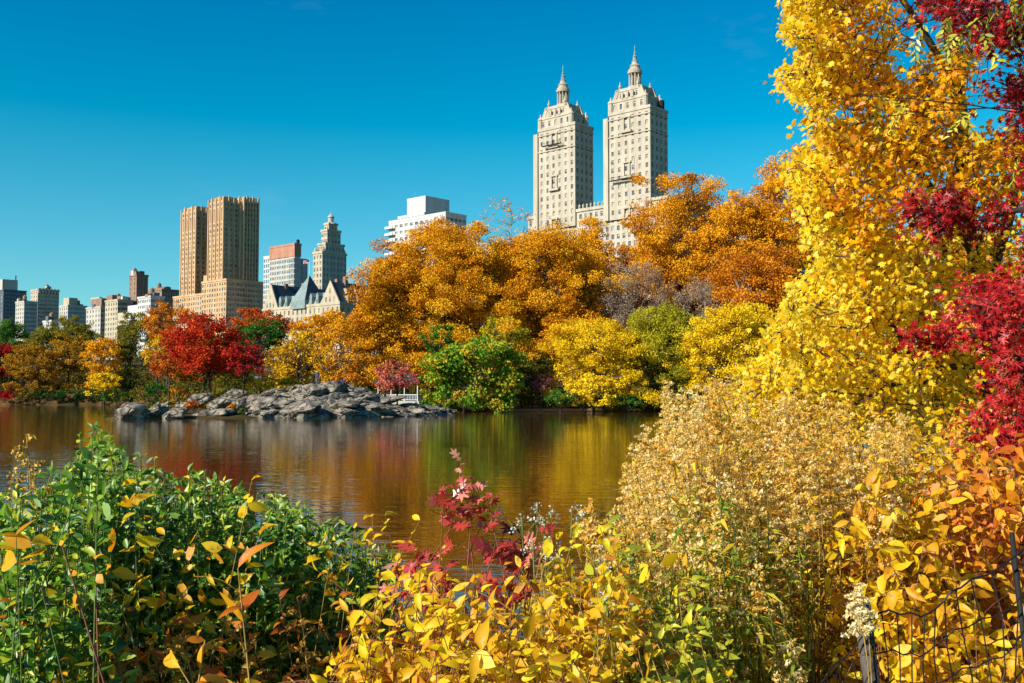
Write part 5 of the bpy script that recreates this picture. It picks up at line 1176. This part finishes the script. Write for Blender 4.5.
# --- yellow tree, right
def inpoly_left(py): return np.interp(py, [-60,0,20,42,55,70,90,105,120,135,150,162,175,190,215,240,265,285,300,312,325,345,370,400,440], [790,780,778,792,800,784,777,783,800,812,818,790,783,786,800,806,812,800,772,762,768,765,745,715,700])
rng = np.random.default_rng(200)
TB = np.array([4.0, 8.0, gz(4.0, 8.0)])
root = empty('maple_tree', TB, 'large bright yellow tree filling the right side of the picture', 'tree')
mb = MB(); tw = MB()
Pn = []; 
def holes(px, py):
    for hx, hy, r_ in ((872,32,12),(842,112,16),(985,104,14),(898,62,10),(815,118,9),(952,225,10),(838,222,8),(1000,85,14),(925,70,9),(990,330,0)):
        if (px - hx) ** 2 + (py - hy) ** 2 < r_ * r_: return True
    return False
ANCH = []
main = [bez(TB, TB + np.array([-.2, -.2, 1.5]), np.array([3.4, 7.4, 4.4]), 8), bez(np.array([3.4, 7.4, 4.4]), np.array([3.3, 7.3, 5.5]), np.array([2.9, 7, 7.4]), 8), bez(TB + np.array([-.1,-.1,1.0]), np.array([3.0, 7.0, 3.2]), np.array([2.3, 6.6, 3.7]), 7),
        bez(np.array([3.5, 7.5, 3.6]), np.array([3.9, 7.2, 5]), np.array([4.3, 7, 7.2]), 7), bez(np.array([3.45, 7.4, 4.0]), np.array([2.9, 7, 4.6]), np.array([2.25, 6.8, 5.2]), 7),
        bez(np.array([3.3, 7.3, 5.2]), np.array([2.8, 7, 5.9]), np.array([2.3, 6.8, 6.2]), 6), bez(np.array([3.5, 7.5, 3.2]), np.array([2.7, 6.5, 3.2]), np.array([2.0, 6.0, 2.9]), 6), bez(np.array([3.6, 7.5, 3.0]), np.array([4.2, 6.6, 3.6]), np.array([4.6, 6.2, 4.2]), 6)]
for i, pth in enumerate(main):
    r0 = [.11, .07, .04, .05, .035, .03, .03, .04][i]; mb.tube(pth, list(np.linspace(r0, r0 * .35, len(pth))), 8); ANCH.append(pth)
ANCH = np.concatenate(ANCH)
P = []; Dr = []; Nn = []; T = []; S = []
cnt = 0
while cnt < 4300:
    py = rng.uniform(-70, 470); D = rng.uniform(5.6, 8.6); xl = inpoly_left(py) + 26 * abs(math.sin(py / 13.0 + .6 * math.sin(py / 31.0))) ** 1.5 - 5
    px = xl + 2 + (1120 - xl) * rng.uniform(0, 1) ** 1.5
    if holes(px, py) and rng.uniform() < .93: continue
    if py > 400 and rng.uniform() < (py - 400) / 90: continue
    if (px > 893 and py < 62 or px > 968 and py < 132) and rng.uniform() < .86: continue
    if px > 900 and 195 < py < 420 and rng.uniform() < .35: continue
    tip = at(px, py, D); j = np.argmin(((ANCH - tip) ** 2).sum(1)); s = ANCH[j]
    if rng.uniform() < .55: ANCH = np.vstack([ANCH, (s + tip) / 2, s * .25 + tip * .75])
    d = tip - s; L = np.linalg.norm(d)
    pth = bez(s, s + d * .5 + np.array([0, 0, .06 * L]) + rng.normal(size=3) * .05, tip, 5); tw.tube(pth, list(np.linspace(.009 if L > .8 else .005, .0018, 5)), 4, cap=False)
    n = rng.integers(10, 19); lf = min(L, .36); f0 = 1 - lf / max(L, .01); fr = f0 + (1 - f0) * rng.uniform(0, 1, n); jj = fr * 4; j0 = np.minimum(jj.astype(int), 3)
    sp = pth[j0] + (pth[j0+1] - pth[j0]) * (jj - j0)[:, None] + rng.normal(size=(n, 3)) * .045
    P.append(sp); dd = unit(rdir(n, rng) + np.array([-.2, -.2, -.75])); Dr.append(dd)
    Nn.append(unit(rdir(n, rng) * 1.1 + np.array([-.6, -.7, .45]))); warm = .43 if py < 230 else .54
    warm -= .2 * (px > 835) * (py < 235)
    warm += .1 * (px < 835)
    T.append(np.clip(rng.uniform(0, .35) + warm + rng.uniform(-.35, .35, n), 0, 1)); S.append(.044 * rng.uniform(.6, 1.25, n)); cnt += 1
P, Dr, Nn, T, S = map(np.concatenate, (P, Dr, Nn, T, S))
scatter('crown', FIVE, P, Dr, Nn, S, T, NM['crown_yellow'], root, off=TB)
tr_ = mb.build('trunk', M['bark'], root, smooth=True, off=TB); tw.build('twigs', M['twig'], tr_, smooth=True, off=TB)

# --- crimson maple at the right edge
def maple(label, TB, regs, seed, mat, tmpl, ls, name='maple_tree', nmin=12, nmax=22, lf=.3, nrm=(-.6, -.6, .6), down=-.35, jit=.04):
    rng = np.random.default_rng(seed); TB = np.array([TB[0], TB[1], gz(*TB)]); root = empty(name, TB, label, 'tree'); mb = MB(); tw = MB()
    mains = [bez(TB, TB + np.array([0, 0, 1.4]), TB + np.array([-.3, -.1, 2.4]), 7)]
    for r_ in regs:
        c = at((r_[0] + r_[1]) / 2 + 30, (r_[2] + r_[3]) / 2, (r_[4] + r_[5]) / 2); s = mains[0][min(6, 2 + int(max(0, c[2] - TB[2]) * 1.5))]; mains.append(bez(s, (s + c) / 2 + np.array([0, 0, .3]), c, 7))
    for i, p_ in enumerate(mains): mb.tube(p_, list(np.linspace(.08 if i == 0 else .035, .05 if i == 0 else .01, len(p_))), 7)
    ANCH = np.concatenate(mains); P = []; Dr = []; Nn = []; T = []; S = []
    for (x0, x1, y0, y1, D0_, D1_, n_, tb) in regs:
        for _ in range(n_):
            e = rng.uniform(-1, 1, 2); 
            while e @ e > 1: e = rng.uniform(-1, 1, 2)
            px = (x0 + x1) / 2 + e[0] * (x1 - x0) / 2; py = (y0 + y1) / 2 + e[1] * (y1 - y0) / 2
            tip = at(px, py, rng.uniform(D0_, D1_)); s = ANCH[np.argmin(((ANCH - tip) ** 2).sum(1))]
            if rng.uniform() < .5: ANCH = np.vstack([ANCH, (s + tip) / 2])
            d = tip - s; L = np.linalg.norm(d); pth = bez(s, s + d * .5 + rng.normal(size=3) * .04 + np.array([0, 0, .05]), tip, 5); tw.tube(pth, list(np.linspace(.005, .0014, 5)), 3, cap=False)
            n = rng.integers(nmin, nmax); f0 = 1 - min(L, lf) / max(L, .01); fr = f0 + (1 - f0) * rng.uniform(0, 1, n); jj = fr * 4; j0 = np.minimum(jj.astype(int), 3)
            P.append(pth[j0] + (pth[j0+1] - pth[j0]) * (jj - j0)[:, None] + rng.normal(size=(n, 3)) * jit); Dr.append(unit(rdir(n, rng) + np.array([-.25, 0, down])))
            Nn.append(unit(rdir(n, rng) * .7 + np.array(nrm))); T.append(np.clip(tb + rng.uniform(0, .25) + rng.uniform(-.3, .35, n), 0, 1)); S.append(ls * rng.uniform(.6, 1.25, n))
    P, Dr, Nn, T, S = map(np.concatenate, (P, Dr, Nn, T, S))
    scatter('crown', tmpl, P, Dr, Nn, S, T, NM[mat], root, off=TB)
    tr_ = mb.build('trunk', M['barkd'], root, smooth=True, off=TB); tw.build('twigs', M['barkd'], tr_, smooth=True, off=TB)
    return root
maple('near crimson maple reaching in from the right edge', (3.2, 4.4), [(1000,1110,250,420,3.6,4.6,100,.42),(940,1050,275,350,4.0,4.8,70,.32),(905,960,330,350,4.6,5.0,16,.25),(892,1010,190,250,5.0,5.6,46,.12),(975,1110,350,480,3.6,4.4,90,.35),(1012,1110,150,270,4.4,5.2,50,.2),(960,1050,400,470,4.2,4.8,28,.3),(1005,1110,210,300,4.0,5.0,30,.3)], 210, 'maroon', LACE, .042)
maple('dark maroon maple against the sky at the top right corner', (4.9, 5.8), [(900,1110,-70,50,5.2,6.2,130,.2),(975,1110,20,130,5.2,6.2,80,.2),(1005,1110,100,230,5.2,6.2,50,.2),(940,1010,-10,60,5.1,5.8,40,.25),(990,1080,60,180,5.1,5.8,24,.2)], 211, 'maroon', LACE, .045, lf=.3, nmin=12, nmax=20)

# --- black locust twig sprays hanging in from the top right
rng = np.random.default_rng(220); TB = np.array([4.6, 6.0, gz(4.6, 6.0)])
root = empty('locust_tree', TB, 'slender locust tree with hanging green yellow leaflets top right', 'tree'); mb = MB(); tw = MB()
main = [bez(TB, TB + np.array([.1, 0, 2]), TB + np.array([-.3, -.3, 4.4]), 9)]
ends = [(905,88,4.7),(880,40,4.9),(845,95,4.9),(965,50,4.6),(930,20,4.7),(860,120,4.9),(985,165,4.7)]
for k, e in enumerate(ends):
    t_ = at(*e); s = main[0][[8, 7, 6, 8, 7, 6, 5][k % 7]]; main.append(bez(s, (s + t_) / 2 + np.array([0, .1, .75]) + rng.normal(size=3) * .15, t_, 9))
P = []; Dr = []; Nn = []; T = []; S = []
for i, pth in enumerate(main):
    (mb if i == 0 else tw).tube(pth, list(np.linspace(.05 if i == 0 else .008, .03 if i == 0 else .0015, 9)), 6)
    if i == 0: continue
    for q in rng.uniform(.45, 1, 6):
        j = q * 8; j0 = min(int(j), 7); s = pth[j0] + (pth[j0+1] - pth[j0]) * (j - j0)
        L = rng.uniform(.16, .28); d = unit(np.array([rng.normal() * .5 - .2, rng.normal() * .4, -1])); e = s + d * L
        rp = bez(s, s + d * L * .5 + np.array([-.04, 0, .04]), e, 5); tw.tube(rp, .0011, 3, cap=False)
        n = 13; f = np.linspace(.12, 1, n); jj = f * 4; k0 = np.minimum(jj.astype(int), 3); pp = rp[k0] + (rp[k0+1] - rp[k0]) * (jj - k0)[:, None]
        side = np.where(np.arange(n) % 2 == 0, 1., -1.); sv = unit(np.cross(d, rng.normal(size=3)))
        P.append(pp); Dr.append(unit(sv * side[:, None] * .8 + d * .8 + rng.normal(size=(n, 3)) * .2)); Nn.append(unit(np.cross(sv, d) + rng.normal(size=(n, 3)) * .4)); T.append(np.clip(rng.uniform(0, .6) + rng.uniform(0, .5, n), 0, 1)); S.append(.048 * rng.uniform(.7, 1.15, n))
P, Dr, Nn, T, S = map(np.concatenate, (P, Dr, Nn, T, S))
scatter('foliage', tmpl_ovate(.4, .12, .2), P, Dr, Nn, S, T, NM['locust'], root, off=TB)
tr_ = mb.build('trunk', M['bark'], root, smooth=True, off=TB); tw.build('twigs', M['barkd'], tr_, smooth=True, off=TB)

# --- large leaved yellow and orange shrubs above the fence
for i, (lb, p0, p1, prof, D0_, D1_, bel, n, cc, mat) in enumerate([
 ('large leaved yellow shrub just above the wire fence', 862, 945, [(862,470),(900,440),(945,445)], 2.5, 3.3, 170, 75, (1.25, 2.9), 'yellow'),
 ('orange and yellow shrub at the right edge above the fence', 930, 1060, [(930,425),(1060,425)], 2.8, 3.8, 190, 130, (1.6, 3.2), 'orange'),
 ('yellow shrub seen through the mesh of the fence', 870, 1050, [(870,590),(950,580),(1050,560)], 2.35, 2.9, 120, 80, (1.2, 2.6), 'yellow'),
 ('straw yellow shrub behind the plumes under the tree crown', 800, 960, [(800,425),(880,415),(960,420)], 3.6, 4.6, 130, 90, (1.6, 4.0), 'yellow'),
 ('dull orange bush low behind the brown stalks', 740, 900, [(740,520),(900,500)], 3.2, 4.0, 160, 70, (1.1, 3.6), 'orange')]):
    rng = np.random.default_rng(230 + i); root, off = plant('yellow_shrub' if mat == 'yellow' else 'orange_shrub', lb, 'shrub', *cc)
    tp = tips_from(n, rng, p0, p1, prof, D0_, D1_, bel, 1.0)
    shoots(root, off, tp, bases_from(tp, rng, .1, cc, .35), rng, YL, mat, 'bark_red', 12, .4, .052 if i < 3 else .045, spread=.75, bend=.15, rad=.0022, branch=3, blen=.14, droop=.4)

sp_ = [('tall yellow leaved shrub between yellow tree and crimson leaves', 850, 1010, [(850,395),(1010,400)], 4.2, 5.6, 130, 130, (2.0, 4.9), 'yellow'),
 ('tall orange leaved shrub under the crimson maple', 950, 1100, [(950,405),(1100,390)], 4.6, 6.0, 130, 110, (2.6, 5.2), 'orange')]
for i, (lb, p0, p1, prof, D0_, D1_, bel, n, cc, mat) in enumerate(sp_):
    rng = np.random.default_rng(260 + i); root, off = plant('yellow_shrub' if mat == 'yellow' else 'orange_shrub', lb, 'shrub', *cc)
    tp = tips_from(n, rng, p0, p1, prof, D0_, D1_, bel, 1.0)
    shoots(root, off, tp, bases_from(tp, rng, .15, cc, .35), rng, YL, mat, 'bark_red', 14, .5, .055, spread=.75, bend=.15, rad=.0026, branch=3, blen=.2, droop=.35)
# --- wire fence
def fence():
    tops = [at(760, 740, 2.3), at(862, 612, 2.22), at(1012, 542, 2.15), at(1200, 500, 2.1)]
    gs = [gz(t_[0], t_[1]) for t_ in tops]; root = empty('wire_fence', (tops[1][0], tops[1][1], gs[1]), 'sagging black wire mesh fence in the bottom right corner', 'fence'); off = (tops[1][0], tops[1][1], gs[1])
    for i in (1, 2):
        t_ = tops[i]; m_ = MB(); lean = np.array([-.06, .0, 0]); rr = .02 if i == 1 else .006
        m_.tube([np.array([t_[0] + .14, t_[1], gs[i] - .1]), np.array([t_[0] + .06, t_[1], (gs[i] + t_[2]) / 2]), t_ + np.array([0, 0, .02])], [rr * 1.1, rr, rr * .9], 9); m_.build('post', M['post' if i == 1 else 'dark'], root, smooth=True, off=off)
    m_ = MB(); H = 1.15
    for k in range(3):
        a, b_ = tops[k], tops[k+1]; L = np.linalg.norm(b_ - a); n = int(L / .03)
        sag = lambda q: -.05 * math.sin(PI * q) + .005 * math.sin(q * 13)
        def pt(q, h):
            p_ = a * (1 - q) + b_ * q; bow = .05 * math.sin(PI * q) * math.sin(h / H * PI) + .015 * math.sin(q * 11 + h * 9)
            return p_ + np.array([h * .1 + .012 * math.sin(h * 12 + q * 8), bow - .03, sag(q) - h])
        for i in range(n): m_.tube([pt(i / n, h) for h in np.linspace(0, H, 12)], .0019, 3, cap=False)
        for h in np.arange(0, H, .085): m_.tube([pt(q, h + .004 * math.sin(q * 40)) for q in np.linspace(0, 1, 16)], .0016 if h > .01 else .0021, 4, cap=False)
    m_.build('wire_mesh', M['wire'], root, off=off)
fence()

# --- litter and grass on the near bank: nobody could count these
rng = np.random.default_rng(300)
N = 26000; x = rng.uniform(-6, 9, N); y = rng.uniform(-2, 10.5, N); s_ = lake_sd(x, y); k = s_ > .1; x, y = x[k], y[k]; z = ground(x, y); N = len(x)
o = scatter('fallen_leaves', tmpl_ovate(.6, .3, .3), np.stack([x, y, z + rng.uniform(.005, .05, N)], 1), rdir(N, rng) * np.array([1, 1, .2]), rdir(N, rng) * .5 + np.array([0, 0, 1]), .055 * rng.uniform(.5, 1.3, N), rng.uniform(0, 1, N), NM['litter'], None)
tag(o, 'brown and yellow fallen leaves covering the near bank', 'leaves', kind='stuff')
N = 30000; x = rng.uniform(-6, 9, N); y = rng.uniform(1.0, 10.5, N); s_ = lake_sd(x, y); k = s_ > 0; x, y = x[k], y[k]; z = ground(x, y); N = len(x)
o = scatter('grass', tmpl_simple(.05, .25), np.stack([x, y, z], 1), rdir(N, rng) * .5 + np.array([0, 0, 1]), rdir(N, rng), .3 * rng.uniform(.4, 1.3, N), rng.uniform(0, 1, N), NM['grass'], None)
tag(o, 'long tufted grass between the shrubs on the near bank', 'grass', kind='stuff')
